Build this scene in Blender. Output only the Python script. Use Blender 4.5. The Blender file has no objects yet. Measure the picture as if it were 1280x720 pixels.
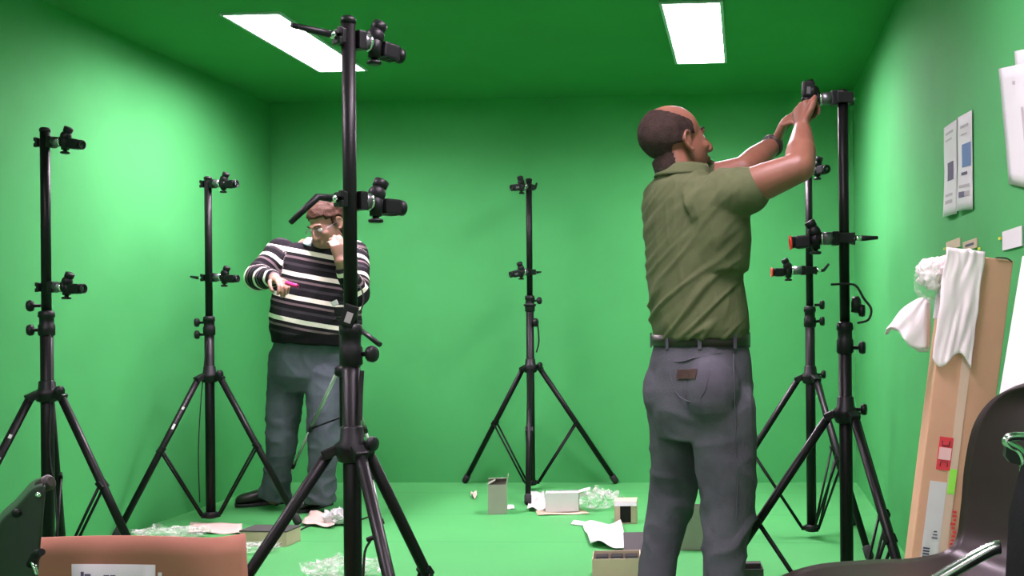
import bpy, bmesh, math, random
from mathutils import Vector as V, Matrix, Quaternion, noise
SC = bpy.context.scene
COL = SC.collection
PI = math.pi
R = math.radians

# ------------------------------------------------------------------ camera
CAM_H = 1.08; FOC = 1370.0; YAW = R(3.4); ROLL = R(0.5); PPX, PPY = 849.0, 398.0
cam_d = bpy.data.cameras.new('camera'); cam = bpy.data.objects.new('camera', cam_d); COL.objects.link(cam)
cam_d.sensor_width = 36.0; cam_d.lens = 36.0 * FOC / 1280.0
cam_d.shift_x = -(PPX - 640) / 1280.0; cam_d.shift_y = (PPY - 360) / 1280.0
cam_d.clip_start = 0.02
ROT = Matrix.Rotation(YAW, 3, 'Z') @ Matrix.Rotation(R(90), 3, 'X') @ Matrix.Rotation(-ROLL, 3, 'Z')
cam.matrix_world = Matrix.Translation((0, 0, CAM_H)) @ ROT.to_4x4()
SC.camera = cam

def ray(px, py):
    return ROT @ V(((px - PPX) / FOC, -(py - PPY) / FOC, -1.0))
def P(px, py, Y):                      # world point at room depth Y seen at that pixel
    d = ray(px, py); return V((0, 0, CAM_H)) + d * (Y / d.y)
def F(px, py, z=0.0):                  # point on the floor (or a height z)
    d = ray(px, py); return V((0, 0, CAM_H)) + d * ((z - CAM_H) / d.z)
def W(px, py, X):                      # point on a side wall plane
    d = ray(px, py); return V((0, 0, CAM_H)) + d * (X / d.x)

# ------------------------------------------------------------------ world, exposure
wd = bpy.data.worlds.new('world'); SC.world = wd; wd.use_nodes = True
wd.node_tree.nodes['Background'].inputs[0].default_value = (0.9, 0.95, 1.0, 1)
wd.node_tree.nodes['Background'].inputs[1].default_value = 0.05
SC.view_settings.view_transform = 'Standard'; SC.view_settings.look = 'None'
SC.view_settings.gamma = 1.0; SC.view_settings.exposure = 0.8; SC.view_settings.use_curve_mapping = False
LAMP = 74.0          # radiance of the ceiling lamps
H = 2.55; XL = -3.17; XR = 0.72; YB = 7.20; YF = -2.2

# ------------------------------------------------------------------ materials
def mat(name, col, rough=0.6, metal=0.0, var=0.0, vscale=8.0, bump=0.0, bscale=60.0, spec=0.5, alpha=1.0,
        emit=None, estr=0.0, trans=0.0, sss=0.0, coat=0.0):
    m = bpy.data.materials.new(name); m.use_nodes = True
    nt = m.node_tree; b = nt.nodes['Principled BSDF']
    b.inputs['Base Color'].default_value = (*col, 1); b.inputs['Roughness'].default_value = rough
    b.inputs['Metallic'].default_value = metal; b.inputs['Specular IOR Level'].default_value = spec
    b.inputs['Alpha'].default_value = alpha; b.inputs['Transmission Weight'].default_value = trans
    b.inputs['Coat Weight'].default_value = coat
    if sss: b.inputs['Subsurface Weight'].default_value = sss; b.inputs['Subsurface Radius'].default_value = (0.01, 0.004, 0.002)
    if emit: b.inputs['Emission Color'].default_value = (*emit, 1); b.inputs['Emission Strength'].default_value = estr
    tc = nt.nodes.new('ShaderNodeTexCoord')
    if var:
        n = nt.nodes.new('ShaderNodeTexNoise'); n.inputs['Scale'].default_value = vscale; n.inputs['Detail'].default_value = 5
        nt.links.new(tc.outputs['Object'], n.inputs['Vector'])
        r = nt.nodes.new('ShaderNodeValToRGB'); r.color_ramp.elements[0].position = 0.3; r.color_ramp.elements[1].position = 0.7
        r.color_ramp.elements[0].color = (*[c * (1 - var) for c in col], 1); r.color_ramp.elements[1].color = (*[min(1, c * (1 + var)) for c in col], 1)
        nt.links.new(n.outputs['Fac'], r.inputs['Fac']); nt.links.new(r.outputs['Color'], b.inputs['Base Color'])
    if bump:
        n = nt.nodes.new('ShaderNodeTexNoise'); n.inputs['Scale'].default_value = bscale; n.inputs['Detail'].default_value = 4
        nt.links.new(tc.outputs['Object'], n.inputs['Vector'])
        u = nt.nodes.new('ShaderNodeBump'); u.inputs['Strength'].default_value = bump; u.inputs['Distance'].default_value = 0.01
        nt.links.new(n.outputs['Fac'], u.inputs['Height']); nt.links.new(u.outputs['Normal'], b.inputs['Normal'])
    return m
GREEN = (0.055, 0.315, 0.090)
M = {}
M['wall'] = mat('green_wall_paint', GREEN, 0.75, var=0.05, vscale=2.0, bump=0.05, bscale=120, spec=0.25)
M['ceil'] = mat('green_ceiling_paint', (0.058, 0.270, 0.085), 0.9, var=0.04, vscale=2.0, spec=0.15)
M['white_wall'] = mat('office_wall_paint', (0.62, 0.6, 0.55), 0.8)
M['black'] = mat('black_satin_tube', (0.005, 0.005, 0.005), 0.42, spec=0.2)
M['black_plastic'] = mat('black_plastic', (0.007, 0.007, 0.008), 0.45, bump=0.05, bscale=300, spec=0.25)
M['rubber'] = mat('black_rubber', (0.012, 0.012, 0.012), 0.8)
M['steel'] = mat('cast_grey_metal', (0.16, 0.16, 0.17), 0.38, metal=0.8)
M['chrome'] = mat('polished_steel', (0.75, 0.75, 0.76), 0.18, metal=1.0)
M['silver'] = mat('silver_tube', (0.52, 0.53, 0.5), 0.4, metal=0.6)
M['lens'] = mat('lens_glass', (0.01, 0.01, 0.015), 0.06, coat=1.0)
M['redring'] = mat('red_ring', (0.5, 0.03, 0.02), 0.35, emit=(1, 0.05, 0.02), estr=0.12)
M['redlabel'] = mat('red_plastic', (0.55, 0.03, 0.03), 0.4)
M['card'] = mat('brown_cardboard', (0.60, 0.34, 0.215), 0.85, var=0.06, vscale=6, bump=0.05, bscale=40)
M['card_in'] = mat('cardboard_inside', (0.42, 0.165, 0.115), 0.85, var=0.06, vscale=4, bump=0.04, bscale=40)
M['card_pale'] = mat('pale_cardboard', (0.50, 0.40, 0.28), 0.85, var=0.05, vscale=9)
M['card_grey'] = mat('grey_board', (0.30, 0.30, 0.24), 0.8, var=0.05, vscale=9)
M['card_lid'] = mat('charcoal_board', (0.045, 0.042, 0.04), 0.7, var=0.1, vscale=9)
M['foam'] = mat('black_foam', (0.015, 0.013, 0.013), 0.95)
M['paper'] = mat('white_paper', (0.62, 0.60, 0.61), 0.8, var=0.02, vscale=12)
M['paper_pink'] = mat('pinkish_paper', (0.60, 0.46, 0.40), 0.8, var=0.05, vscale=12)
M['ink'] = mat('dark_ink', (0.06, 0.05, 0.10), 0.7)
M['ink_soft'] = mat('grey_ink', (0.38, 0.33, 0.36), 0.7)
M['ink_blue'] = mat('blue_picture', (0.05, 0.13, 0.30), 0.6)
M['tape'] = mat('clear_parcel_tape', (0.66, 0.48, 0.36), 0.25)
M['redstick'] = mat('red_sticker', (0.72, 0.04, 0.06), 0.5)
M['pinkstick'] = mat('pale_sticker', (0.82, 0.50, 0.48), 0.5)
M['lime'] = mat('lime_sticker', (0.30, 0.80, 0.08), 0.5)
M['yellow'] = mat('yellow_tab', (0.65, 0.62, 0.05), 0.5)
M['fixture'] = mat('white_lamp_frame', (0.55, 0.58, 0.6), 0.4)
M['added_louvre'] = mat('grey_added_louvre_metal', (0.45, 0.45, 0.45), 0.5)
M['diffuser'] = mat('lit_lamp_panel', (0.9, 0.9, 0.9), 0.5, emit=(1.0, 0.79, 0.96), estr=LAMP)
M['diffuser_mid'] = mat('lit_lamp_panel_dimmed', (0.9, 0.9, 0.9), 0.5, emit=(1.0, 0.79, 0.96), estr=LAMP * 0.55)  # same panel, emission turned down to balance the light in the room
M['skin'] = mat('skin', (0.225, 0.095, 0.062), 0.45, spec=0.35, var=0.10, vscale=14, sss=0.08, bump=0.06, bscale=90)
M['skin_b'] = mat('paler_skin', (0.30, 0.155, 0.11), 0.5, var=0.06, vscale=14, sss=0.08)
M['hair_grey'] = mat('short_dark_grey_hair', (0.034, 0.022, 0.018), 0.85, var=0.35, vscale=45, bump=0.5, bscale=260, spec=0.15)
M['hair_red'] = mat('ginger_brown_hair', (0.040, 0.016, 0.007), 0.7, var=0.3, vscale=60, bump=0.5, bscale=150, spec=0.2)
M['eye_white'] = mat('eye_white', (0.7, 0.68, 0.65), 0.2)
M['shirt'] = mat('olive_green_cotton', (0.088, 0.102, 0.048), 0.9, var=0.06, vscale=5, bump=0.12, bscale=260, spec=0.15)
M['denim'] = mat('grey_blue_denim', (0.080, 0.078, 0.094), 0.9, var=0.28, vscale=7, bump=0.25, bscale=300, spec=0.12)
M['denim_b'] = mat('blue_denim', (0.080, 0.096, 0.112), 0.9, var=0.25, vscale=7, bump=0.25, bscale=300, spec=0.12)
M['leather'] = mat('dark_brown_leather', (0.018, 0.011, 0.009), 0.45)
M['patch'] = mat('brown_leather_patch', (0.045, 0.018, 0.014), 0.6)
M['shoe'] = mat('black_shoe_leather', (0.012, 0.010, 0.009), 0.4)
M['collar'] = mat('pale_blue_shirt', (0.60, 0.66, 0.85), 0.8)
M['shell'] = mat('brown_moulded_plastic', (0.018, 0.009, 0.009), 0.36, spec=0.4)
M['chair_fabric'] = mat('black_chair_fabric', (0.005, 0.005, 0.006), 0.9, bump=0.2, bscale=300, spec=0.1)
M['seat_dark'] = mat('dark_green_black_plastic', (0.014, 0.020, 0.015), 0.4)
M['foamboard'] = mat('white_board', (0.86, 0.80, 0.82), 0.6)
M['pink'] = mat('pink_plastic', (0.7, 0.02, 0.16), 0.4)

# floor: same green with faint sheet seams running across the room
fm = mat('green_floor_vinyl', (0.070, 0.335, 0.095), 0.5, var=0.06, vscale=1.6, bump=0.04, bscale=30, spec=0.35); M['floor'] = fm
nt = fm.node_tree; b = nt.nodes['Principled BSDF']; src = b.inputs['Base Color'].links[0].from_socket
tc = nt.nodes.new('ShaderNodeTexCoord'); sx = nt.nodes.new('ShaderNodeSeparateXYZ'); nt.links.new(tc.outputs['Object'], sx.inputs[0])
def mth(op, a, bb=None):
    n = nt.nodes.new('ShaderNodeMath'); n.operation = op
    if isinstance(a, float): n.inputs[0].default_value = a
    else: nt.links.new(a, n.inputs[0])
    if bb is not None:
        if isinstance(bb, float): n.inputs[1].default_value = bb
        else: nt.links.new(bb, n.inputs[1])
    return n.outputs[0]
wob = nt.nodes.new('ShaderNodeTexNoise'); wob.inputs['Scale'].default_value = 0.8; nt.links.new(tc.outputs['Object'], wob.inputs['Vector'])
yy = mth('ADD', sx.outputs['Y'], mth('MULTIPLY', wob.outputs['Fac'], 0.05))
fr = mth('FRACT', mth('DIVIDE', mth('ADD', yy, -0.42), 0.75))
ln = mth('LESS_THAN', mth('ABSOLUTE', mth('SUBTRACT', fr, 0.5)), 0.011)
mix = nt.nodes.new('ShaderNodeMix'); mix.data_type = 'RGBA'
nt.links.new(mth('MULTIPLY', ln, 0.55), mix.inputs[0]); nt.links.new(src, mix.inputs[6]); mix.inputs[7].default_value = (0.03, 0.22, 0.07, 1)
nt.links.new(mix.outputs[2], b.inputs['Base Color'])

# clear plastic: thin milky film
pm = bpy.data.materials.new('clear_plastic_film'); pm.use_nodes = True; nt = pm.node_tree; nt.nodes.clear()
out = nt.nodes.new('ShaderNodeOutputMaterial'); mx = nt.nodes.new('ShaderNodeMixShader'); tr = nt.nodes.new('ShaderNodeBsdfTransparent')
pb = nt.nodes.new('ShaderNodeBsdfPrincipled'); pb.inputs['Base Color'].default_value = (0.85, 0.85, 0.8, 1); pb.inputs['Roughness'].default_value = 0.2
nz = nt.nodes.new('ShaderNodeTexNoise'); nz.inputs['Scale'].default_value = 22; nz.inputs['Detail'].default_value = 6
tc = nt.nodes.new('ShaderNodeTexCoord'); nt.links.new(tc.outputs['Object'], nz.inputs['Vector'])
cr = nt.nodes.new('ShaderNodeValToRGB'); cr.color_ramp.elements[0].position = 0.42; cr.color_ramp.elements[0].color = (0.04, 0.04, 0.04, 1)
cr.color_ramp.elements[1].position = 0.64; cr.color_ramp.elements[1].color = (0.5, 0.5, 0.5, 1)
nt.links.new(nz.outputs['Fac'], cr.inputs['Fac']); nt.links.new(cr.outputs['Color'], mx.inputs[0])
nt.links.new(tr.outputs[0], mx.inputs[1]); nt.links.new(pb.outputs[0], mx.inputs[2]); nt.links.new(mx.outputs[0], out.inputs[0])
M['film'] = pm
M['milky'] = mat('milky_foam_sheet', (0.86, 0.78, 0.79), 0.5, var=0.06, vscale=10, alpha=0.93)

# striped knit: colour from a length coordinate stored on the mesh
sm = mat('striped_knit', (0.01, 0.01, 0.01), 0.95, bump=0.2, bscale=220, spec=0.1); M['knit'] = sm
nt = sm.node_tree; b = nt.nodes['Principled BSDF']; at = nt.nodes.new('ShaderNodeAttribute'); at.attribute_name = 'stripe'
fr_n = nt.nodes.new('ShaderNodeMath'); fr_n.operation = 'FRACT'; nt.links.new(at.outputs['Fac'], fr_n.inputs[0])
cr = nt.nodes.new('ShaderNodeValToRGB'); cr.color_ramp.interpolation = 'CONSTANT'
BLK = (0.012, 0.011, 0.013, 1); GRY = (0.035, 0.032, 0.036, 1); WHT = (0.78, 0.72, 0.62, 1); MAU = (0.15, 0.11, 0.115, 1)
stops = [(0.0, WHT), (0.19, BLK), (0.33, MAU), (0.43, BLK), (0.62, GRY), (0.74, BLK)]
e = cr.color_ramp.elements; e[0].position = 0; e[0].color = WHT; e[1].position = 0.19; e[1].color = BLK
for p, c in stops[2:]:
    q = e.new(p); q.color = c
nt.links.new(fr_n.outputs[0], cr.inputs['Fac'])
hm = nt.nodes.new('ShaderNodeAttribute'); hm.attribute_name = 'rib'
mi_ = nt.nodes.new('ShaderNodeMix'); mi_.data_type = 'RGBA'; nt.links.new(hm.outputs['Fac'], mi_.inputs[0])
nt.links.new(cr.outputs['Color'], mi_.inputs[6]); mi_.inputs[7].default_value = BLK
nt.links.new(mi_.outputs[2], b.inputs['Base Color'])

# ------------------------------------------------------------------ object helpers
def tag(o, label=None, cat=None, group=None, kind=None):
    if label: o['label'] = label
    if cat: o['category'] = cat
    if group: o['group'] = group
    if kind: o['kind'] = kind
    return o
def empty(name, loc, label, cat, group=None, rz=0):
    o = bpy.data.objects.new(name, None); COL.objects.link(o); o.location = loc; o.rotation_euler.z = rz
    o.empty_display_size = 0.1
    return tag(o, label, cat, group)
def frame(d, up=V((0, 0, 1))):
    d = d.normalized()
    if abs(d.dot(up)) > 0.98: up = V((1, 0, 0))
    u = up.cross(d).normalized(); v = d.cross(u).normalized()
    return u, v, d
class MB:
    def __init__(s): s.bm = bmesh.new()
    def ringloft(s, rings, mi=0, smooth=True, cap=True):
        vs = [[s.bm.verts.new(p) for p in r] for r in rings]; n = len(vs[0])
        for a, b_ in zip(vs, vs[1:]):
            for i in range(n):
                f = s.bm.faces.new((a[i], a[(i + 1) % n], b_[(i + 1) % n], b_[i])); f.smooth = smooth; f.material_index = mi
        if cap:
            f = s.bm.faces.new(vs[0][::-1]); f.material_index = mi
            f = s.bm.faces.new(vs[-1]); f.material_index = mi
        return s
    def tube(s, p0, p1, r0, r1=None, n=16, mi=0):
        p0, p1 = V(p0), V(p1); r1 = r0 if r1 is None else r1; u, v, d = frame(p1 - p0)
        return s.ringloft([[p + (u * math.cos(2 * PI * i / n) + v * math.sin(2 * PI * i / n)) * r for i in range(n)] for p, r in ((p0, r0), (p1, r1))], mi)
    def path(s, pts, r, n=8, mi=0, sub=4):
        pts = [V(p) for p in pts]
        if sub > 1 and len(pts) > 2:
            q = []
            for i in range(len(pts) - 1):
                a = pts[max(i - 1, 0)]; b_ = pts[i]; c = pts[i + 1]; d = pts[min(i + 2, len(pts) - 1)]
                for k in range(sub):
                    t = k / sub
                    q.append(0.5 * ((2 * b_) + (c - a) * t + (2 * a - 5 * b_ + 4 * c - d) * t * t + (3 * b_ - a - 3 * c + d) * t ** 3))
            q.append(pts[-1]); pts = q
        rs = r if isinstance(r, (list, tuple)) else [r] * len(pts)
        if len(rs) != len(pts): rs = [rs[min(len(rs) - 1, int(i / (len(pts) - 1) * (len(rs) - 1) + 0.5))] for i in range(len(pts))]
        rings = []; u = None
        for i, p in enumerate(pts):
            d = (pts[min(i + 1, len(pts) - 1)] - pts[max(i - 1, 0)]).normalized()
            if u is None: u, v, d = frame(d)
            else:
                u = (u - d * u.dot(d)).normalized(); v = d.cross(u)
            rings.append([p + (u * math.cos(2 * PI * k / n) + v * math.sin(2 * PI * k / n)) * rs[i] for k in range(n)])
        return s.ringloft(rings, mi)
    def lathe(s, p0, axis, prof, n=20, mi=0):     # prof: (distance along axis, radius)
        u, v, d = frame(V(axis)); p0 = V(p0)
        return s.ringloft([[p0 + d * h + (u * math.cos(2 * PI * i / n) + v * math.sin(2 * PI * i / n)) * max(r, 1e-4) for i in range(n)] for h, r in prof], mi)
    def box(s, c, size, rot=None, bev=0.0, mi=0):
        m = Matrix.Translation(V(c)) @ (rot.to_4x4() if rot is not None else Matrix.Identity(4)) @ Matrix.Diagonal((*size, 1))
        t = bmesh.new(); bmesh.ops.create_cube(t, size=1, matrix=m)
        if bev: bmesh.ops.bevel(t, geom=t.edges[:], offset=bev, segments=2, affect='EDGES', profile=0.6)
        for f in t.faces: f.material_index = mi
        vm = {v_: s.bm.verts.new(v_.co) for v_ in t.verts}
        for f in t.faces:
            g = s.bm.faces.new([vm[v_] for v_ in f.verts]); g.material_index = mi
        t.free(); return s
    def sphere(s, c, r, rot=None, n=16, mi=0):
        r = (r, r, r) if isinstance(r, (int, float)) else r
        m = Matrix.Translation(V(c)) @ (rot.to_4x4() if rot is not None else Matrix.Identity(4)) @ Matrix.Diagonal((*r, 1))
        t = bmesh.ops.create_uvsphere(s.bm, u_segments=n, v_segments=max(8, n * 2 // 3), radius=1, matrix=m)
        for v_ in t['verts']:
            for f in v_.link_faces: f.smooth = True; f.material_index = mi
        return s
    def loft(s, rings, n=28, mi=0, expo=2.0):      # rings: (center, u vector, v vector)
        out = []
        for c, u, v in rings:
            q = []
            for i in range(n):
                a = 2 * PI * i / n; ca, sa = math.cos(a), math.sin(a)
                q.append(V(c) + V(u) * math.copysign(abs(ca) ** (2 / expo), ca) + V(v) * math.copysign(abs(sa) ** (2 / expo), sa))
            out.append(q)
        return s.ringloft(out, mi)
    def limb(s, pts, n=20):                        # (point, radius) chain with rounded joints
        for (a, ra), (b_, rb) in zip(pts, pts[1:]): s.tube(a, b_, ra, rb, n)
        for p, r in pts: s.sphere(p, r, n=18)
        return s
    def grid(s, fn, nu, nv, mi=0, smooth=True):
        g = [[s.bm.verts.new(fn(i / nu, j / nv)) for j in range(nv + 1)] for i in range(nu + 1)]
        for i in range(nu):
            for j in range(nv):
                f = s.bm.faces.new((g[i][j], g[i + 1][j], g[i + 1][j + 1], g[i][j + 1])); f.smooth = smooth; f.material_index = mi
        return s
    def build(s, name, mats, parent=None, solid=0.0, fix=True):
        if fix: bmesh.ops.recalc_face_normals(s.bm, faces=s.bm.faces[:])
        me = bpy.data.meshes.new(name)
        if parent is not None:
            inv = parent_matrix(parent).inverted(); s.bm.transform(inv)
        s.bm.to_mesh(me); s.bm.free()
        for m in (mats if isinstance(mats, (list, tuple)) else [mats]): me.materials.append(m)
        o = bpy.data.objects.new(name, me); COL.objects.link(o)
        if parent is not None: o.parent = parent
        if solid:
            md = o.modifiers.new('thickness', 'SOLIDIFY'); md.thickness = solid; md.offset = 0
        return o
    def remesh(s, name, mats, parent=None, voxel=0.006, smooth=4, fn=None):
        bmesh.ops.recalc_face_normals(s.bm, faces=s.bm.faces[:])
        me = bpy.data.meshes.new(name + '_raw'); s.bm.to_mesh(me); s.bm.free()
        o = bpy.data.objects.new('raw', me); COL.objects.link(o)
        rm = o.modifiers.new('r', 'REMESH'); rm.mode = 'VOXEL'; rm.voxel_size = voxel; rm.use_smooth_shade = True
        if smooth:
            sm_ = o.modifiers.new('s', 'SMOOTH'); sm_.factor = 0.5; sm_.iterations = smooth
        dg = bpy.context.evaluated_depsgraph_get(); dg.update()
        nm = bpy.data.meshes.new_from_object(o.evaluated_get(dg)); bpy.data.objects.remove(o); nm.name = name
        for v_ in nm.vertices: pass
        nm.materials.clear()
        for m in (mats if isinstance(mats, (list, tuple)) else [mats]): nm.materials.append(m)
        for p in nm.polygons: p.use_smooth = True; p.material_index = 0
        if fn:
            nr = [v_.normal.copy() for v_ in nm.vertices]
            for v_, n_ in zip(nm.vertices, nr): v_.co = v_.co + n_ * fn(v_.co, n_)
        o = bpy.data.objects.new(name, nm); COL.objects.link(o)
        o['_w'] = 0
        if parent is not None:
            nm.transform(parent_matrix(parent).inverted()); o.parent = parent
        del o['_w']
        return o
def parent_matrix(o):
    m = Matrix.Translation(o.location) @ o.rotation_euler.to_matrix().to_4x4()
    return (parent_matrix(o.parent) @ m) if o.parent else m
def struct(name, bm_, m): return tag(bm_.build(name, m), kind='structure')
def rotz(a): return Matrix.Rotation(a, 3, 'Z')
def basis(x, y, z): return Matrix((x, y, z)).transposed()

# ------------------------------------------------------------------ room
struct('floor', MB().box(((XL + XR) / 2, (YB + YF) / 2, -0.05), (XR - XL + 0.4, YB - YF + 0.4, 0.1)), M['floor'])
struct('wall_back', MB().box(((XL + XR) / 2, YB + 0.05, H / 2), (XR - XL + 0.4, 0.1, H)), M['wall'])
struct('wall_left', MB().box((XL - 0.05, (YB + YF) / 2, H / 2), (0.1, YB - YF, H)), M['wall'])
struct('wall_right', MB().box((XR + 0.05, (YB + YF) / 2, H / 2), (0.1, YB - YF, H)), M['wall'])
struct('wall_front', MB().box(((XL + XR) / 2, YF - 0.05, H / 2), (XR - XL + 0.4, 0.1, H)), M['white_wall'])
LAMPS = [(-2.33, 5.68), (-0.235, 5.68), (-2.33, 2.35), (-0.235, 2.35), (-2.33, -0.7), (-0.235, -0.7)]
LW, LL = 0.30, 1.22
# ceiling slab with an opening for every recessed lamp
xs = sorted({XL - 0.2, XR + 0.2} | {x + s * LW / 2 for x, y in LAMPS for s in (-1, 1)})
ys = sorted({YF - 0.2, YB + 0.2} | {y + s * LL / 2 for x, y in LAMPS for s in (-1, 1)})
c = MB()
for x0, x1 in zip(xs, xs[1:]):
    for y0, y1 in zip(ys, ys[1:]):
        cx, cy = (x0 + x1) / 2, (y0 + y1) / 2
        if any(abs(cx - x) < LW / 2 and abs(cy - y) < LL / 2 for x, y in LAMPS): continue
        c.box((cx, cy, H + 0.05), (x1 - x0, y1 - y0, 0.1))
bmesh.ops.remove_doubles(c.bm, verts=c.bm.verts[:], dist=1e-5)
struct('ceiling', c, M['ceil'])
LAMP_LABELS = ['lit rectangular ceiling lamp over the left side, partly behind the nearest stand', 'lit rectangular ceiling lamp on the right, above the man in olive']
for i, (x, y) in enumerate(LAMPS):
    t = empty('ceiling_lamp', (x, y, H), LAMP_LABELS[i] if i < 2 else ['left ceiling lamp of the middle row, just above the picture', 'right ceiling lamp of the middle row, just above the picture', 'left ceiling lamp behind the camera', 'right ceiling lamp behind the camera'][i - 2], 'ceiling lamp', 'recessed ceiling lamps')
    z = H + 0.012
    f = MB()
    for sx_ in (-1, 1): f.box((x + sx_ * (LW / 2 - 0.009), y, H + 0.01), (0.016, LL - 0.002, 0.04), bev=0.002)
    for sy_ in (-1, 1): f.box((x, y + sy_ * (LL / 2 - 0.009), H + 0.01), (LW - 0.034, 0.016, 0.04), bev=0.002)
    f.box((x, y, H + 0.06), (LW - 0.002, LL - 0.002, 0.05))
    f.build('lamp_frame', M['fixture'], t)
    lv_ = MB()  # cross blades added to cut lamp light off the upper back wall
    for k in range(11): lv_.box((x, y - LL / 2 + LL * (k + 1) / 12, H + 0.006), (LW - 0.036, 0.002, 0.024))
    lv_.build('added_louvre', M['added_louvre'], t)
    MB().box((x, y, H + 0.022), (LW - 0.036, LL - 0.036, 0.004)).build('diffuser', M['diffuser' if i < 2 else 'diffuser_mid'], t)

# ------------------------------------------------------------------ light stands
def knob(parent, p, d, s=1.0, name='knob'):
    d = V(d).normalized()
    k = MB().lathe(p, d, [(0, 0.006 * s), (0.022 * s, 0.006 * s), (0.023 * s, 0.013 * s), (0.026 * s, 0.019 * s), (0.036 * s, 0.021 * s), (0.043 * s, 0.018 * s), (0.044 * s, 0.001)], n=12)
    return k.build(name, M['black_plastic'], parent)
def make_stand(label, hub_px, Y, hub_py, top_py, azs, r, zc=None, knobs=(), sections=1, s=1.0, sticker=None, extra=None):
    hp = P(hub_px, hub_py, Y); hz = hp.z; tz = P(hub_px, top_py, Y).z
    x, y = hp.x, hp.y
    t = empty('tripod_stand', (x, y, 0), label, 'tripod stand', 'black tripod stands round the room')
    C = V((x, y, 0))
    zc = zc or P(hub_px, top_py, Y).z - (tz - hz) * 0.52      # height where the thick tube ends
    rt = 0.0165 * s; rl = 0.0215 * s; bot = 0.045
    MB().tube((x, y, bot), (x, y, zc), rl, rl, 20).build('lower_column', M['black'], t)
    MB().tube((x, y, zc - 0.02), (x, y, tz), rt, rt, 20).build('upper_tube', M['black'], t)
    MB().lathe((x, y, tz - 0.003), (0, 0, 1), [(0, rt * 1.12), (0.012, rt * 1.12), (0.018, rt * 0.8)]).build('top_cap', M['black_plastic'], t)
    # collars at the joint between tubes
    MB().lathe((x, y, zc - 0.09), (0, 0, 1), [(0, rl * 1.05), (0.006, rl * 1.28), (0.045, rl * 1.28), (0.05, rl * 1.1), (0.075, rl * 1.1), (0.08, rl * 1.3), (0.10, rl * 1.22), (0.105, rt)]).build('tube_collar', M['black_plastic'], t)
    for dz, side in knobs:
        a = 0 if side > 0 else PI
        knob(t, (x + math.cos(a) * rl, y, zc + dz), (math.cos(a), -0.25, 0), 1.0 * s)
    # hub
    hb = MB().lathe((x, y, hz - 0.035), (0, 0, 1), [(0, rl * 1.1), (0.004, rl * 1.55), (0.03, rl * 1.9), (0.045, rl * 1.9), (0.055, rl * 1.35), (0.085, rl * 1.25), (0.09, rl)])
    for a in azs:
        d = V((math.cos(R(a)), math.sin(R(a)), 0)); q = rotz(R(a))
        hb.box(C + d * 0.048 * s + V((0, 0, hz - 0.008)), (0.044 * s, 0.034 * s, 0.026 * s), q @ Matrix.Rotation(R(24), 3, 'Y'), bev=0.005)
    hb.build('hub', M['black_plastic'], t)
    knob(t, (x + rl * 1.3, y - 0.01, hz + 0.012), (1, -0.3, 0), 0.9 * s, 'hub_knob')
    lc = MB().lathe((x, y, bot - 0.015), (0, 0, 1), [(0, rl * 0.9), (0.004, rl * 1.4), (0.03, rl * 1.5), (0.036, rl)])
    for a in azs:
        d = V((math.cos(R(a)), math.sin(R(a)), 0))
        lc.box(C + d * 0.036 + V((0, 0, bot + 0.002)), (0.03, 0.024, 0.02), rotz(R(a)), bev=0.003)
    lc.build('lower_collar', M['black_plastic'], t)
    for k, a in enumerate(azs):
        ra = r[k] if isinstance(r, (list, tuple)) else r
        d = V((math.cos(R(a)), math.sin(R(a)), 0)); side = V((-d.y, d.x, 0))
        top = C + d * 0.055 * s + V((0, 0, hz - 0.012)); foot = C + d * ra + V((0, 0, 0.016))
        lg = MB().tube(top, foot, 0.0145 * s, 0.0145 * s, 14)
        lg = lg.build('leg', M['black'], t)
        ax = (foot - top).normalized()
        MB().lathe(foot - ax * 0.05, ax, [(0, 0.0145 * s), (0.005, 0.0185 * s), (0.05, 0.0185 * s), (0.06, 0.014 * s)], n=14).build('rubber_foot', M['rubber'], lg)
        mid = top.lerp(foot, 0.47); low = C + d * 0.048 + V((0, 0, bot + 0.004))
        br = MB()
        for sg in (-1, 1):
            o_ = side * 0.0115 * sg * s
            br.path([mid + o_ * 1.3, low + o_], 0.0052 * s, n=8, sub=1)
        br.box(mid, (0.03 * s, 0.040 * s, 0.018 * s), rotz(R(a)) @ Matrix.Rotation(R(50), 3, 'Y'), bev=0.003)
        br.build('brace', M['black'], t)
        if sticker is not None and k == sticker:
            u, v, dd = frame(foot - top)
            n_ = (V((0, 0, CAM_H)) - top); n_ = (n_ - ax * n_.dot(ax)).normalized()
            tr_ = ax.cross(n_)
            m = basis(ax, tr_, n_)
            for f0, ln_ in ((0.20, 0.016), (0.32, 0.030)):
                MB().box(top.lerp(foot, f0) + n_ * 0.0148 * s, (ln_, 0.012, 0.0012), m).build('sticker', M['paper'], lg)
    return t, V((x, y, 0)), hz, tz, zc, rt, rl

ST = {}
ST[1] = make_stand('black tripod stand at the far left edge, in front of the left wall', 59, 4.35, 492, 164, (-5, 235, 115), (0.45, 0.45, 0.40), knobs=((0.035, -1), (-0.065, -1)), sticker=1, zc=1.12, s=1.15)
ST[2] = make_stand('black tripod stand beside the striped sweater man, near the back left corner', 262, 5.72, 470, 224, (355, 236, 116), (0.50, 0.50, 0.42), knobs=((-0.02, -1), (-0.085, -1)), sticker=1, zc=1.10, s=1.15)
ST[3] = make_stand('black tripod stand alone in the middle by the back wall', 663, 6.88, 459, 226, (27, 151, 279), 0.57, knobs=((-0.02, 1),), zc=1.22, s=1.15)
ST[4] = make_stand('tallest looking black tripod stand, nearest the camera, in front of the sweater man', 440, 2.62, 560, 28, (190, 70, 310), 0.55, knobs=((-0.06, 1),), zc=1.06, s=1.0)
ST[5] = make_stand('black tripod stand whose top camera the man in olive is adjusting', 1057, 3.58, 516, 118, (54, 174, 294), (0.46, 0.55, 0.50), knobs=((0.05, 1), (-0.07, 1)), zc=1.05)
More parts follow.
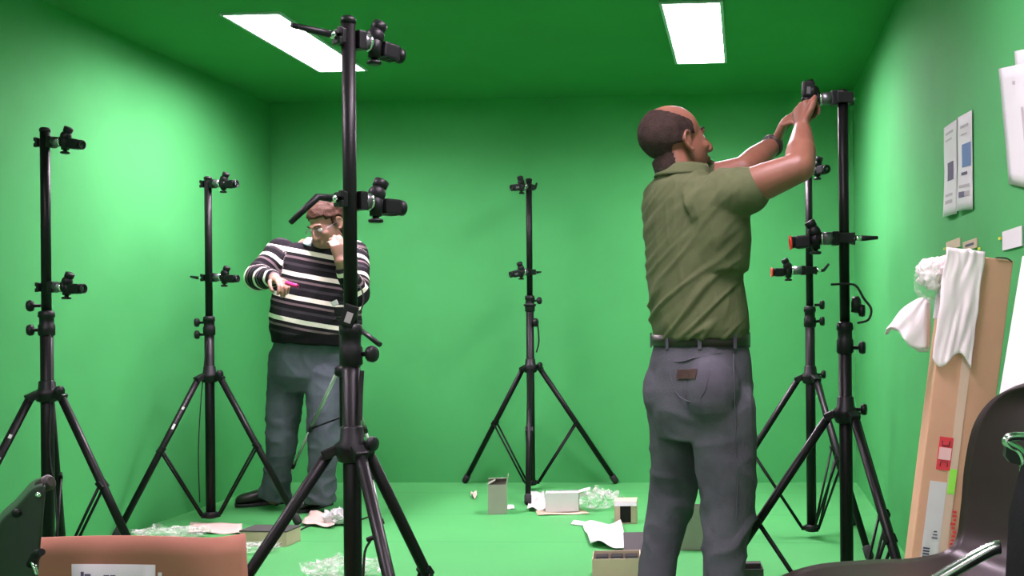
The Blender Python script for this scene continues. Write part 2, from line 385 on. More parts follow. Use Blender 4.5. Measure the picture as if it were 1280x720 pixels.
ST[6] = make_stand('shorter black tripod stand behind the one the man works on, right back', 1013, 5.40, 471, 212, (54, 174, 294), (0.40, 0.55, 0.55), knobs=((0.02, 1), (-0.06, 1)), zc=1.12, s=1.1)

def stand_cable(k, pts, r=0.003, name='cable', m='rubber'):
    MB().path(pts, r, n=6).build(name, M[m], ST[k][0])
def around(k, dx, dy, z): c_ = ST[k][1]; return V((c_.x + dx, c_.y + dy, z))
stand_cable(1, [around(1, 0.024, -0.015, 1.05), around(1, 0.028, -0.02, 0.8), around(1, 0.022, -0.02, 0.55), around(1, 0.045, -0.02, 0.38), around(1, 0.05, -0.02, 0.15), around(1, 0.03, -0.02, 0.06)])
stand_cable(2, [around(2, 0.0, -0.026, 0.98), around(2, -0.03, -0.03, 0.7), around(2, -0.05, -0.03, 0.4), around(2, -0.045, -0.03, 0.12)])
stand_cable(5, [around(5, -0.045, -0.02, 1.185), around(5, 0.0, -0.03, 1.186), around(5, 0.035, -0.02, 1.18), around(5, 0.06, -0.01, 1.14), around(5, 0.085, 0, 1.105), around(5, 0.075, 0, 1.07), around(5, 0.04, 0, 1.06)], 0.004)
stand_cable(4, [around(4, 0.03, -0.01, 0.96), around(4, 0.028, -0.015, 0.9), around(4, 0.028, -0.02, 0.84)], 0.0055)
# crank handles (round housing with folded arm)
def crank(k, z, side, arm):
    c_ = ST[k][1]; p = V((c_.x + side * 0.022, c_.y - 0.005, z))
    m = MB().lathe(p, (side, -0.3, 0), [(0, 0.012), (0.004, 0.026), (0.022, 0.028), (0.028, 0.02), (0.029, 0.001)], n=18)
    if arm: m.path([p + V((side * 0.028, -0.01, 0)), p + V((side * 0.034, -0.012, -0.06)), p + V((side * 0.036, -0.012, -0.13)), p + V((side * 0.02, -0.014, -0.19))], 0.005, n=8)
    m.build('crank', M['black_plastic'], ST[k][0])
crank(3, P(663, 403, 6.88).z, 1, True)
crank(5, P(1057, 381, 3.58).z, 1, False)
MB().lathe((ST[3][1].x, ST[3][1].y, P(663, 383, 6.88).z), (0, 0, 1), [(0, 0.022), (0.003, 0.040), (0.016, 0.040), (0.018, 0.022)]).build('safety_ring', M['black_plastic'], ST[3][0])
# clip with label on the nearest stand
t4, c4 = ST[4][0], ST[4][1]
z_ = P(440, 395, 2.62).z
MB().box((c4.x + 0.004, c4.y - 0.024, z_), (0.034, 0.012, 0.055), Matrix.Rotation(R(20), 3, 'Y'), bev=0.004).build('cable_clip', M['black_plastic'], t4)
MB().box((c4.x + 0.006, c4.y - 0.0312, z_ - 0.004), (0.016, 0.001, 0.026), Matrix.Rotation(R(20), 3, 'Y')).build('label', M['ink_soft'], t4)
# lower leg clip and cord of the nearest stand
MB().path([P(459, 675, 2.5), P(468, 672, 2.5), P(482, 674, 2.5)], 0.006, n=8).build('cord_clip', M['black_plastic'], t4)
MB().path([P(463, 676, 2.5), P(456, 690, 2.5), P(454, 720, 2.5), P(451, 760, 2.5)], 0.003, n=6).build('cord', M['rubber'], t4)

# ------------------------------------------------------------------ clamp mounts and tracking cameras
def make_rig(k, z, az, tilt, mlabel, clabel, body_up=0.0, lever=None, lever_len=0.055, up=1, reach=1.0, red=False, knob_down=False, cam_tilt=0, s=1.0, drop=0.0):
    c_ = ST[k][1]; t, rt = ST[k][0], ST[k][5] if z > ST[k][4] else ST[k][6]
    d = V((math.cos(R(az)), math.sin(R(az)), 0)); sd = V((-d.y, d.x, 0)); U = V((0, 0, 1)); O = V((c_.x, c_.y, z))
    Q = basis(d, sd, U)
    def L(a, b_, c2): return O + d * a * s + sd * b_ * s + U * c2 * s
    m = empty('clamp_mount', O, mlabel, 'camera clamp', 'clamp mounts on the stands')
    cl = MB()
    g = rt + 0.001
    cl.box(O + d * (g + 0.011), (0.022, 0.042, 0.046 * s), Q, bev=0.004)
    cl.box(O + sd * (g + 0.005) - d * 0.003, (0.05, 0.010, 0.034 * s), Q, bev=0.003)
    cl.box(O - d * (g + 0.007) , (0.012, 0.040, 0.036 * s), Q, bev=0.003)
    cl.box(O - d * (g + 0.014) - sd * 0.012 + U * 0.012, (0.012, 0.012, 0.016), Q, bev=0.002)
    cl.box(O - d * (g + 0.014) - sd * 0.012 - U * 0.012, (0.012, 0.012, 0.016), Q, bev=0.002)
    cl.build('clamp_jaw', M['black_plastic'], m)
    MB().tube(O - d * (g + 0.010), O - d * (g + 0.024), 0.005, 0.005, 10).build('clamp_bolt', M['chrome'], m)
    if lever is not None:
        ld = (-d * math.cos(R(lever)) + U * math.sin(R(lever))).normalized()
        p0 = O - d * (g + 0.016)
        MB().tube(p0, p0 - d * 0.022, 0.010, 0.010, 14).build('lever_ring', M['chrome'], m)
        lv = MB().path([p0 - d * 0.018, p0 - d * (0.018 + lever_len * 0.3), p0 - d * (0.018 + lever_len * 0.3) + ld * lever_len * 0.75], [0.010, 0.009, 0.006], n=10, sub=1)
        lv.build('lever', M['black_plastic'], m)
    sp0 = g + 0.018
    MB().lathe(O + d * sp0, d, [(0, 0.021), (0.032 * reach, 0.021), (0.034 * reach, 0.015)]).build('spigot', M['steel'], m)
    b0 = sp0 + 0.033 * reach
    MB().lathe(O + d * b0, d, [(0, 0.014), (0.002, 0.022), (0.007, 0.022), (0.009, 0.016)]).build('locking_ring', M['chrome'], m)
    hx = b0 + 0.024
    hd = MB().lathe(O + d * (b0 + 0.006) , d, [(0, 0.013), (0.008, 0.016), (0.014, 0.012)])
    hd.tube(O + d * hx - U * 0.034 * up, O + d * (hx + 0.002) + U * 0.020 * up, 0.015, 0.018)
    hd.sphere(O + d * (hx + 0.004) + U * 0.022 * up, 0.022)
    hd.build('ball_head', M['black_plastic'], m)
    kp = O + d * (hx + 0.006) + U * 0.030 * up; kd = (U * up * 0.9 + d * 0.5).normalized()
    MB().lathe(kp, kd, [(0, 0.014), (0.008, 0.015), (0.010, 0.018), (0.028, 0.019), (0.031, 0.012)], n=12).build('head_knob', M['black_plastic'], m)
    kb = O + d * hx - U * 0.034 * up
    MB().lathe(kb, -U * up, [(0, 0.008), (0.006, 0.008), (0.008, 0.018), (0.014, 0.019), (0.017, 0.014)], n=12).build('base_knob', M['black_plastic'], m)
    # camera
    cd = (d * math.cos(R(tilt)) + U * math.sin(R(tilt))).normalized()
    cd = (rotz(R(cam_tilt)) @ cd)
    cu = cd.cross(sd).normalized() * -1
    cs = cd.cross(cu); QC = basis(cd, cs, cu)
    cp = O + d * (hx + 0.018) + U * (-0.008 - drop + body_up)
    e_ = empty('tracking_camera', cp, clabel, 'camera', 'small cameras clamped to the stands')
    bd = MB(); bd.box(cp + cd * 0.025, (0.050, 0.038, 0.040), QC, bev=0.006)
    for q in (-0.012, -0.004, 0.004, 0.012): bd.box(cp + cd * (0.026 + q) + cu * 0.0205, (0.003, 0.028, 0.003), QC)
    bd.build('camera_body', M['black_plastic'], e_)
    ln_ = MB().lathe(cp + cd * 0.049, cd, [(0, 0.012), (0.002, 0.018), (0.010, 0.020), (0.016, 0.020), (0.0165, 0.016), (0.012, 0.014)], n=20)
    ln_.build('lens_barrel', M['black_plastic'], e_)
    MB().lathe(cp + cd * 0.0575, cd, [(0, 0.0138), (0.004, 0.011), (0.006, 0.001)], n=20).build('lens_glass', M['lens'], e_)
    if red:
        MB().lathe(cp + cd * 0.060, cd, [(0, 0.0205), (0.002, 0.0235), (0.007, 0.0235), (0.0072, 0.017), (0.004, 0.0165)], n=20).build('red_ring', M['redring'], e_)
        MB().box(cp + cd * 0.03 - cu * 0.0 + cs * -0.0196, (0.03, 0.002, 0.012), QC, bev=0.0005).build('red_plate', M['redlabel'], e_)
    else:
        MB().box(cp + cd * 0.03 + cs * 0.0196, (0.022, 0.001, 0.012), QC).build('side_plate', M['steel'], e_)
    return m
def zpx(k, py): return P(*{1: (57, py, 4.35), 2: (262, py, 5.72), 3: (663, py, 6.88), 4: (440, py, 2.62), 5: (1055, py, 3.58), 6: (1012, py, 5.40)}[k]).z
make_rig(1, zpx(1, 178), -8, -8, 'black clamp mount at the top of the far left stand', 'small black camera at the top of the far left stand, tipped slightly down')
make_rig(1, zpx(1, 359), -8, 0, 'black clamp mount halfway up the far left stand', 'small black camera halfway up the far left stand', reach=1.0)
make_rig(2, zpx(2, 230), -10, 4, 'black clamp mount at the top of the stand left of the sweater man', 'small black camera at the top of the stand left of the sweater man')
make_rig(2, zpx(2, 347), -10, 0, 'black clamp mount on the stand pointing at the sweater man\'s elbow', 'small black camera level with the sweater man\'s elbow', lever=10)
make_rig(3, zpx(3, 234), -112, -10, 'black clamp mount on top of the middle stand by the back wall', 'small camera on top of the middle stand by the back wall', lever=60, reach=0.6, cam_tilt=-25)
make_rig(3, zpx(3, 340), -118, -12, 'lower black clamp mount on the middle stand by the back wall', 'lower small camera on the middle stand by the back wall', lever=5, reach=0.6, cam_tilt=-25)
make_rig(4, zpx(4, 48), 56, -6, 'black clamp mount at the top of the nearest stand, against the lit ceiling lamp', 'small black camera at the top of the nearest stand', lever=0, lever_len=0.10, reach=0.5)
make_rig(4, zpx(4, 250), 56, 0, 'black clamp mount on the nearest stand, in front of the sweater man\'s head', 'small black camera on the nearest stand beside the sweater man\'s head', lever=-42, lever_len=0.13, reach=0.5)
make_rig(5, zpx(5, 123), 183, -86, 'black clamp mount at the top of the stand being adjusted', 'small black camera held between the hands of the man in olive', reach=1.0, body_up=0.062)
make_rig(5, zpx(5, 298), 183, -4, 'black clamp mount halfway up the adjusted stand, its lever pointing at the right wall', 'grey and black camera with red ring, upper of the two red ringed ones', lever=2, red=True, reach=1.0, cam_tilt=0)
make_rig(6, zpx(6, 214), -60, 0, 'small black clamp mount topping the stand behind the adjusted one', 'small dark camera topping the stand behind the adjusted one', reach=0.5)
make_rig(6, zpx(6, 338), 186, 0, 'black clamp mount with raised lever on the stand behind the adjusted one', 'black camera with glowing red ring, lower and further left of the two red ones', lever=50, red=True, reach=1.3, up=1)

# ------------------------------------------------------------------ people
def head(B, c, fw, up, s=1.0, nose=True):
    fw = fw.normalized(); rt_ = fw.cross(up).normalized(); up = rt_.cross(fw).normalized(); Q = basis(rt_, fw, up)
    def L(x, y, z): return c + (rt_ * x + fw * y + up * z) * s
    B.sphere(L(0, -0.018, 0.036), (0.077 * s, 0.099 * s, 0.082 * s), Q, 24)
    B.sphere(L(0, 0.026, -0.022), (0.064 * s, 0.070 * s, 0.088 * s), Q, 24)
    B.sphere(L(0, 0.046, -0.088), (0.040 * s, 0.038 * s, 0.028 * s), Q)
    B.sphere(L(0, 0.005, -0.068), (0.058 * s, 0.052 * s, 0.040 * s), Q)
    B.sphere(L(0, 0.077, 0.024), (0.046 * s, 0.020 * s, 0.011 * s), Q)
    B.tube(L(0, 0.090, 0.012), L(0, 0.113, -0.030), 0.008 * s, 0.013 * s, 12); B.sphere(L(0, 0.112, -0.032), 0.0135 * s)
    for q in (-1, 1):
        B.sphere(L(q * 0.013, 0.100, -0.037), 0.0095 * s)
        B.sphere(L(q * 0.040, 0.066, -0.022), (0.020 * s, 0.020 * s, 0.018 * s), Q)
        pts = []
        for k in range(9):
            a = R(-60 + k * 30)
            pts.append(L(q * (0.082 + 0.006 * abs(math.sin(a * 0.5))), -0.012 - 0.016 * math.cos(a) * 1.0, -0.002 + 0.028 * math.sin(a)))
        B.path([L(q * 0.071, 0.002, -0.034)] + [L(q * 0.080, 0.006, -0.026), L(q * 0.086, -0.006, -0.030), L(q * 0.091, -0.020, -0.012), L(q * 0.092, -0.026, 0.010), L(q * 0.090, -0.016, 0.028), L(q * 0.084, 0.000, 0.026), L(q * 0.074, 0.004, 0.010)], 0.0052 * s, n=8)
        B.sphere(L(q * 0.079, -0.009, 0.0), (0.006 * s, 0.016 * s, 0.026 * s), Q, 12)
    B.sphere(L(0, 0.094, -0.060), (0.022 * s, 0.010 * s, 0.006 * s), Q, 12); B.sphere(L(0, 0.092, -0.071), (0.019 * s, 0.010 * s, 0.006 * s), Q, 12)
    return L, Q
def hand(B, w, d, n, side, curl=(20, 30, 20), thumb_in=0.4, s=1.0, spread=1.0):
    d = d.normalized(); n = (n - d * n.dot(d)).normalized(); l = d.cross(n) * side
    B.loft([(w - d * 0.015, l * 0.026 * s, n * 0.019 * s), (w + d * 0.02 * s, l * 0.031 * s, n * 0.017 * s), (w + d * 0.06 * s, l * 0.040 * s, n * 0.015 * s), (w + d * 0.085 * s, l * 0.040 * s, n * 0.012 * s)], n=18, expo=2.4)
    for i, (off, ln_, r0) in enumerate(((0.031, 0.93, 0.0092), (0.0105, 1.0, 0.0095), (-0.0105, 0.95, 0.0090), (-0.0305, 0.78, 0.0080))):
        a = R(curl[0] + i * 4); p = w + d * (0.085 - abs(off - 0.01) * 0.25) * s + l * off * s * spread; ch = [(p - d * 0.02 * s, r0 * s)]
        ch.append((p, r0 * 1.05 * s)); tot = a; dl = (d + l * off * 2.0 * spread).normalized()
        for j, sg in enumerate((0.043, 0.027, 0.021)):
            v = dl * math.cos(tot) + n * math.sin(tot); p = p + v * sg * ln_ * s; ch.append((p, r0 * (0.96 - 0.08 * j) * s))
            if j < 2: tot += R(curl[j + 1] + i * 3)
        B.limb(ch, 12)
    p = w + d * 0.022 * s + l * 0.020 * s; v1 = (d * 0.65 + l * 0.75 + n * thumb_in).normalized(); v2 = (d * 0.9 + l * 0.15 + n * (thumb_in + 0.25)).normalized(); v3 = (d * 0.9 - l * 0.25 + n * (thumb_in + 0.3)).normalized()
    q1 = p + v1 * 0.036 * s; q2 = q1 + v2 * 0.032 * s; q3 = q2 + v3 * 0.026 * s
    B.limb([(p, 0.014 * s), (q1, 0.0115 * s), (q2, 0.0103 * s), (q3, 0.0088 * s)], 12)
def shell_from(body, name, m, pred, off, parent, thick=0.0, jitter=0.0):
    """cloth, hair or brow that follows the body's own surface"""
    bm_ = bmesh.new(); bm_.from_mesh(body.data)
    bmesh.ops.delete(bm_, geom=[f for f in bm_.faces if not pred(f.calc_center_median(), f.normal)], context='FACES')
    vs = list(bm_.verts); nr = {v_: v_.normal.copy() for v_ in vs}
    for v_ in vs:
        edge = any(e_.is_boundary for e_ in v_.link_edges)
        v_.co += nr[v_] * ((0.0006 if edge else off) + (jitter * noise.noise(v_.co * 40) if not edge else 0))
    me = bpy.data.meshes.new(name); bm_.to_mesh(me); bm_.free()
    for p in me.polygons: p.use_smooth = True
    me.materials.append(m)
    o = bpy.data.objects.new(name, me); COL.objects.link(o); o.parent = parent
    return o
def shoe(parent, ankle, toe_dir, L_=0.29, m='shoe'):
    d = V((toe_dir[0], toe_dir[1], 0)).normalized(); sd = V((-d.y, d.x, 0)); U = V((0, 0, 1)); a = V((ankle[0], ankle[1], 0))
    prof = [(-0.30, 0.030, 0.060), (-0.26, 0.037, 0.095), (-0.10, 0.040, 0.105), (0.06, 0.043, 0.095), (0.25, 0.049, 0.078), (0.42, 0.053, 0.066), (0.58, 0.050, 0.056), (0.66, 0.040, 0.042), (0.70, 0.022, 0.026)]
    b_ = MB(); rings = []
    for t_, hw, ht in prof:
        c_ = a + d * (t_ * L_) + U * (0.018 + ht / 2); rings.append((c_, sd * hw, U * (ht / 2)))
    b_.loft(rings, n=20, expo=2.6); b_.loft([(a + U * 0.07 - d * 0.02, sd * 0.042, d * 0.05), (a + U * 0.135 - d * 0.02, sd * 0.040, d * 0.046)], n=20)
    o = b_.remesh('shoe', M[m], parent, 0.005, 4)
    sl = MB(); sl.loft([(a + d * (t_ * L_) + U * 0.010, sd * (hw + 0.004), U * 0.010) for t_, hw, ht in prof], n=16, expo=5)
    sl.build('sole', M['rubber'], o)
    lc = MB()
    for q in (0.12, 0.2, 0.28): lc.path([a + d * (q * L_) + sd * 0.022 + U * (0.085 - q * 0.1), a + d * (q * L_ + 0.003) + U * (0.103 - q * 0.12), a + d * (q * L_) - sd * 0.022 + U * (0.085 - q * 0.1)], 0.0025, n=6)
    lc.build('laces', M['rubber'], o)
    return o
def fold(amp, freq, stretch, seed=0):
    off = V((seed * 3.7, seed * 1.3, seed * 2.1))
    def f(co, n_):
        q = V((co.x * stretch[0], co.y * stretch[1], co.z * stretch[2])) * freq + off
        w = noise.noise(q) ; w2 = noise.noise(q * 2.1 + V((5, 5, 5)))
        return amp * (1 - abs(w) * 3.0) * 0.5 + amp * 0.45 * w2
    return f

# ---- man in the olive polo shirt
def olive_man():
    gf = P(868, 640, 3.36); gx, gy = gf.x, gf.y
    t = empty('person', (gx, gy, 0), 'man in olive polo shirt and grey jeans, arms raised to a stand\'s top camera', 'person')
    ph_c, ph_h = R(50), R(36)
    fc = V((math.sin(ph_c), math.cos(ph_c), 0)); rc = V((math.cos(ph_c), -math.sin(ph_c), 0))
    fh = V((math.sin(ph_h), math.cos(ph_h), 0)); rh = V((math.cos(ph_h), -math.sin(ph_h), 0))
    Y = 3.38
    def ring(px, py, rx, ry, f=fc, r_=rc, yy=Y): return (P(px, py, yy), r_ * rx, f * ry)
    hc = P(846, 180, 3.38)
    hf = V((math.sin(R(56)) * 0.97, math.cos(R(56)) * 0.97, 0.24)); hu = V((-0.22 * math.sin(R(56)), -0.22 * math.cos(R(56)), 1))
    shR = P(915, 243, 3.25); elR = P(1000, 209, 3.19); wrR = P(1003, 163, 3.40)
    shL = P(846, 236, 3.53); elL = P(930, 212, 3.46); wrL = P(969, 179, 3.60)
    legR = [(P(902, 500, 3.30), 0.10), (P(909, 650, 3.31), 0.066), (P(904, 800, 3.30), 0.05)]
    legL = [(P(846, 500, 3.46), 0.10), (P(836, 650, 3.50), 0.060), (P(820, 795, 3.46), 0.05)]
    # body
    B = MB(); L, Q = head(B, hc, hf, hu, 1.02)
    B.tube(L(0, -0.028, -0.03), P(853, 232, 3.37), 0.060, 0.068, 20); B.sphere(P(853, 232, 3.37), 0.068)
    B.loft([ring(858, 228, 0.10, 0.06), ring(862, 250, 0.16, 0.09), ring(866, 300, 0.155, 0.105), ring(870, 350, 0.145, 0.10), ring(874, 415, 0.14, 0.10), ring(875, 470, 0.145, 0.11, fh, rh), ring(875, 520, 0.13, 0.10, fh, rh)])
    for lg in (legR, legL): B.limb([(p, r_ * 0.68) for p, r_ in lg])
    B.limb([(shR, 0.058), (shR.lerp(elR, 0.5), 0.054), (elR, 0.044)]); B.limb([(elR, 0.044), (elR.lerp(wrR, 0.35), 0.047), (wrR, 0.029)])
    B.limb([(shL, 0.055), (shL.lerp(elL, 0.5), 0.050), (elL, 0.042)]); B.limb([(elL, 0.042), (elL.lerp(wrL, 0.35), 0.044), (wrL, 0.028)])
    camp = P(1014, 126, 3.50)
    hand(B, wrR, (P(999, 131, 3.43) - wrR), V((0.85, 0.50, 0.0)), -1, curl=(72, 78, 45), thumb_in=0.15, s=1.0)
    hand(B, wrL, (P(987, 138, 3.54) - wrL), V((0.95, -0.25, 0.0)), 1, curl=(30, 40, 30), thumb_in=0.15, s=1.0)
    body = B.remesh('body', M['skin'], t, 0.0048, 3)
    inv = parent_matrix(t).inverted(); Qi = Q.transposed()
    def loc(co): return Qi @ ((V(co) + t.location) - hc) / 1.02
    def hairp(co, n_):
        q = loc(co)
        if abs(q.x) > 0.0795 or q.z < -0.095: return False
        front = 0.035 if q.z > 0.055 else -0.002
        if q.z > 0.098 and q.y > -0.045: return False                    # thinning crown
        if q.z > 0.055: return q.y < 0.030 - (q.z - 0.055) * 1.6 and q.z < 0.115
        if q.z > 0.0: return q.y < (0.028 if q.z > 0.02 else 0.004)
        return q.y < -0.030 - (-q.z) * 0.25 and q.z > -0.075 and q.y < -0.052 + (-0.02 - q.z) * 0.0
    shell_from(body, 'hair', M['hair_grey'], hairp, 0.004, t, jitter=0.002)
    for q in (-1, 1):
        MB().sphere(L(q * 0.031, 0.0715, 0.003), 0.0115).build('eye', M['eye_white'], t)
        MB().path([L(q * 0.014, 0.093, 0.026), L(q * 0.028, 0.088, 0.031), L(q * 0.044, 0.070, 0.028)], 0.004, n=8).build('eyebrow', M['hair_grey'], t)
    # shirt
    S = MB()
    S.loft([(P(854, 214, 3.375), rc * 0.078, fc * 0.072), ring(856, 222, 0.105, 0.085), ring(858, 232, 0.165, 0.105), ring(862, 252, 0.190, 0.125), ring(866, 300, 0.183, 0.135), ring(868, 345, 0.168, 0.135), ring(873, 390, 0.172, 0.142), ring(875, 411, 0.172, 0.140), ring(875, 423, 0.163, 0.132)], n=36)
    S.limb([(shR - rc * 0.03, 0.083), (shR, 0.080), (shR.lerp(P(936, 238, 3.235), 0.9), 0.071)]); S.tube(shR, P(933, 238, 3.235), 0.078, 0.073, 24)
    S.tube(P(876, 262, 3.3), shR, 0.10, 0.075); S.tube(P(850, 250, 3.45), shL, 0.09, 0.075)
    S.limb([(shL, 0.076), (shL.lerp(elL, 0.45), 0.068)])
    S.loft([(P(895, 340, 3.32), rc * 0.10, fc * 0.10), (P(897, 300, 3.30), rc * 0.10, fc * 0.105), (P(900, 265, 3.28), rc * 0.09, fc * 0.09)])
    z1, z2 = P(870, 330, Y).z, P(870, 420, Y).z
    sw = P(826, 330, Y)
    hemx = P(934, 238, 3.235).x
    def shirt_fold(co, n_):
        zz = co.z; low = max(0.0, min(1.0, (z1 + 0.06 - zz) / 0.16))
        # diagonal drag folds running up towards the raised arm
        u = (zz - z2) - (co.x - gx) * 0.9
        v = (zz - z2) * 0.35 + (co.x - gx)
        w = noise.noise(V((u * 17, v * 3.5, 1.7))); w2 = noise.noise(V((u * 34 + 3, v * 6, 4.1)))
        a = (1 - min(1, abs(w) * 4)) * 0.009 * (0.35 + 0.65 * low) + w2 * 0.003
        w3 = noise.noise(V((co.x * 22, co.y * 22, zz * 3.5)))
        return (a + (1 - min(1, abs(w3) * 4)) * 0.003 - 0.003) * max(0.0, min(1.0, (hemx - co.x) / 0.06))
    shirt = S.remesh('polo_shirt', M['shirt'], t, 0.006, 6, shirt_fold)
    # collar
    cr_ = MB(); cc = P(853, 214, 3.375)
    def cfn(u, v):
        a = R(40) + u * R(280); rr = 0.074 + 0.016 * v ; d_ = fc * math.cos(a) + rc * math.sin(a)
        return cc + d_ * rr * (1.0 if abs(math.cos(a)) < 0.8 else 1.0) + V((0, 0, 0.018 - 0.036 * v)) + fc * 0.004
    cr_.grid(cfn, 28, 4); cr_.build('shirt_collar', M['shirt'], t, solid=0.005)
    # sleeve hem
    a_ = shR.lerp(P(936, 238, 3.235), 0.78); e_ = P(937, 238, 3.234)
    # jeans
    J = MB()
    J.loft([ring(875, 426, 0.158, 0.125, fh, rh), ring(875, 450, 0.170, 0.136, fh, rh), ring(875, 485, 0.178, 0.142, fh, rh), ring(876, 520, 0.175, 0.135, fh, rh), ring(877, 548, 0.150, 0.115, fh, rh)], n=36)
    for q, px in ((1, 905), (-1, 850)):
        J.sphere(P(px, 487, 3.37 - q * 0.07) - fh * 0.052, (0.088, 0.088, 0.105))
    J.limb([(P(903, 510, 3.31), 0.105), (P(907, 570, 3.31), 0.098), (P(909, 620, 3.315), 0.087), (P(909, 655, 3.31), 0.079), (P(905, 695, 3.30), 0.068), (P(903, 760, 3.285), 0.064), (P(902, 812, 3.28), 0.066)])
    J.limb([(P(848, 505, 3.45), 0.102), (P(846, 570, 3.47), 0.088), (P(842, 615, 3.49), 0.074), (P(834, 650, 3.50), 0.069), (P(824, 695, 3.48), 0.064), (P(820, 750, 3.46), 0.062), (P(819, 798, 3.45), 0.064)])
    zk = P(870, 650, Y).z
    def jf(co, n_):
        near = math.exp(-((co.z - zk) / 0.16) ** 2) + 0.9 * math.exp(-((co.z - 0.12) / 0.12) ** 2) + 0.5 * math.exp(-((co.z - 0.78) / 0.08) ** 2)
        w = noise.noise(V((co.x * 7 + co.z * 3, co.y * 7 - co.z * 2, co.z * 12))); w2 = noise.noise(V((co.x * 13, co.y * 13, co.z * 9 + 9)))
        return (1 - min(1, abs(w) * 3.0)) * 0.008 * (0.2 + near) + w2 * 0.005 - 0.003
    jn = J.remesh('jeans', M['denim'], t, 0.006, 6, jf)
    # belt, loops, patch
    bc = P(875, 425, Y)
    bl = MB(); rings = []
    def bp(a, h, o_=0.0): return bc + rh * ((0.160 + o_) * math.cos(a)) + fh * ((0.127 + o_) * math.sin(a)) + V((0, 0, h))
    g = [[bl.bm.verts.new(bp(2 * PI * i / 48, h, o_)) for i in range(48)] for h, o_ in ((-0.017, -0.004), (-0.017, 0.003), (0.017, 0.003), (0.017, -0.004))]
    for k in range(4):
        for i in range(48):
            f = bl.bm.faces.new((g[k][i], g[k][(i + 1) % 48], g[(k + 1) % 4][(i + 1) % 48], g[(k + 1) % 4][i])); f.smooth = True
    bl.build('belt', M['leather'], t)
    for a in (-58, -98, -150, -15, 40, 140):
        p0 = bp(R(a), 0, 0.005); nrm = (rh * math.cos(R(a)) / 0.167 + fh * math.sin(R(a)) / 0.135).normalized(); tg = nrm.cross(V((0, 0, 1)))
        MB().box(p0, (0.004, 0.012, 0.048), basis(nrm, tg, V((0, 0, 1))), bev=0.001).build('belt_loop', M['denim'], t)
    # leather patch sits on the right of the waistband
    from mathutils.bvhtree import BVHTree
    bt = BVHTree.FromPolygons([v_.co + t.location for v_ in jn.data.vertices], [tuple(p.vertices) for p in jn.data.polygons])
    def onto(px, py, off=0.002):
        d_ = ray(px, py); h_, n_, i_, dist = bt.ray_cast(V((0, 0, CAM_H)), d_)
        return h_ + n_ * off, n_
    try:
        pt = MB(); rws = [[onto(848 + 24 * (i / 6) - 2 * (j / 4), 462 + 12 * (j / 4) , 0.003)[0] for j in range(5)] for i in range(7)]
        g = [[pt.bm.verts.new(p) for p in r_] for r_ in rws]
        for i in range(6):
            for j in range(4): pt.bm.faces.new((g[i][j], g[i + 1][j], g[i + 1][j + 1], g[i][j + 1]))
        pt.build('leather_patch', M['patch'], t, solid=0.003)
        for nm, pl in (('pocket_seam', [(836, 449), (838, 470), (846, 492), (862, 502), (878, 494), (886, 470), (889, 450)]), ('yoke_seam', [(818, 440), (845, 452), (870, 447), (900, 441), (934, 436)]),
                       ('side_seam', [(917, 440), (918, 480), (920, 540), (922, 600), (921, 650)])):
            MB().path([onto(x_, y_, 0.0)[0] for x_, y_ in pl], 0.0022, n=6, sub=6).build(nm, M['denim'], t)
    except Exception as ex: print('patch', ex)
    # watch on the left wrist
    wd_ = (wrL - elL).normalized(); wp = wrL - wd_ * 0.02
    MB().lathe(wp - wd_ * 0.009, wd_, [(0, 0.031), (0.002, 0.0375), (0.016, 0.0375), (0.018, 0.031)], n=24).build('watch_strap', M['leather'], t)
    u, v, dd = frame(wd_)
    MB().lathe(wp + V((-0.6, -0.6, 0.5)).normalized() * 0.030, V((-0.6, -0.6, 0.5)), [(0, 0.015), (0.006, 0.015), (0.008, 0.012)], n=18).build('watch_case', M['steel'], t)
    for (p, r_), in (((legR[-1]),), ((legL[-1]),)): shoe(t, (p.x, p.y), (fh.x, fh.y))
olive_man()

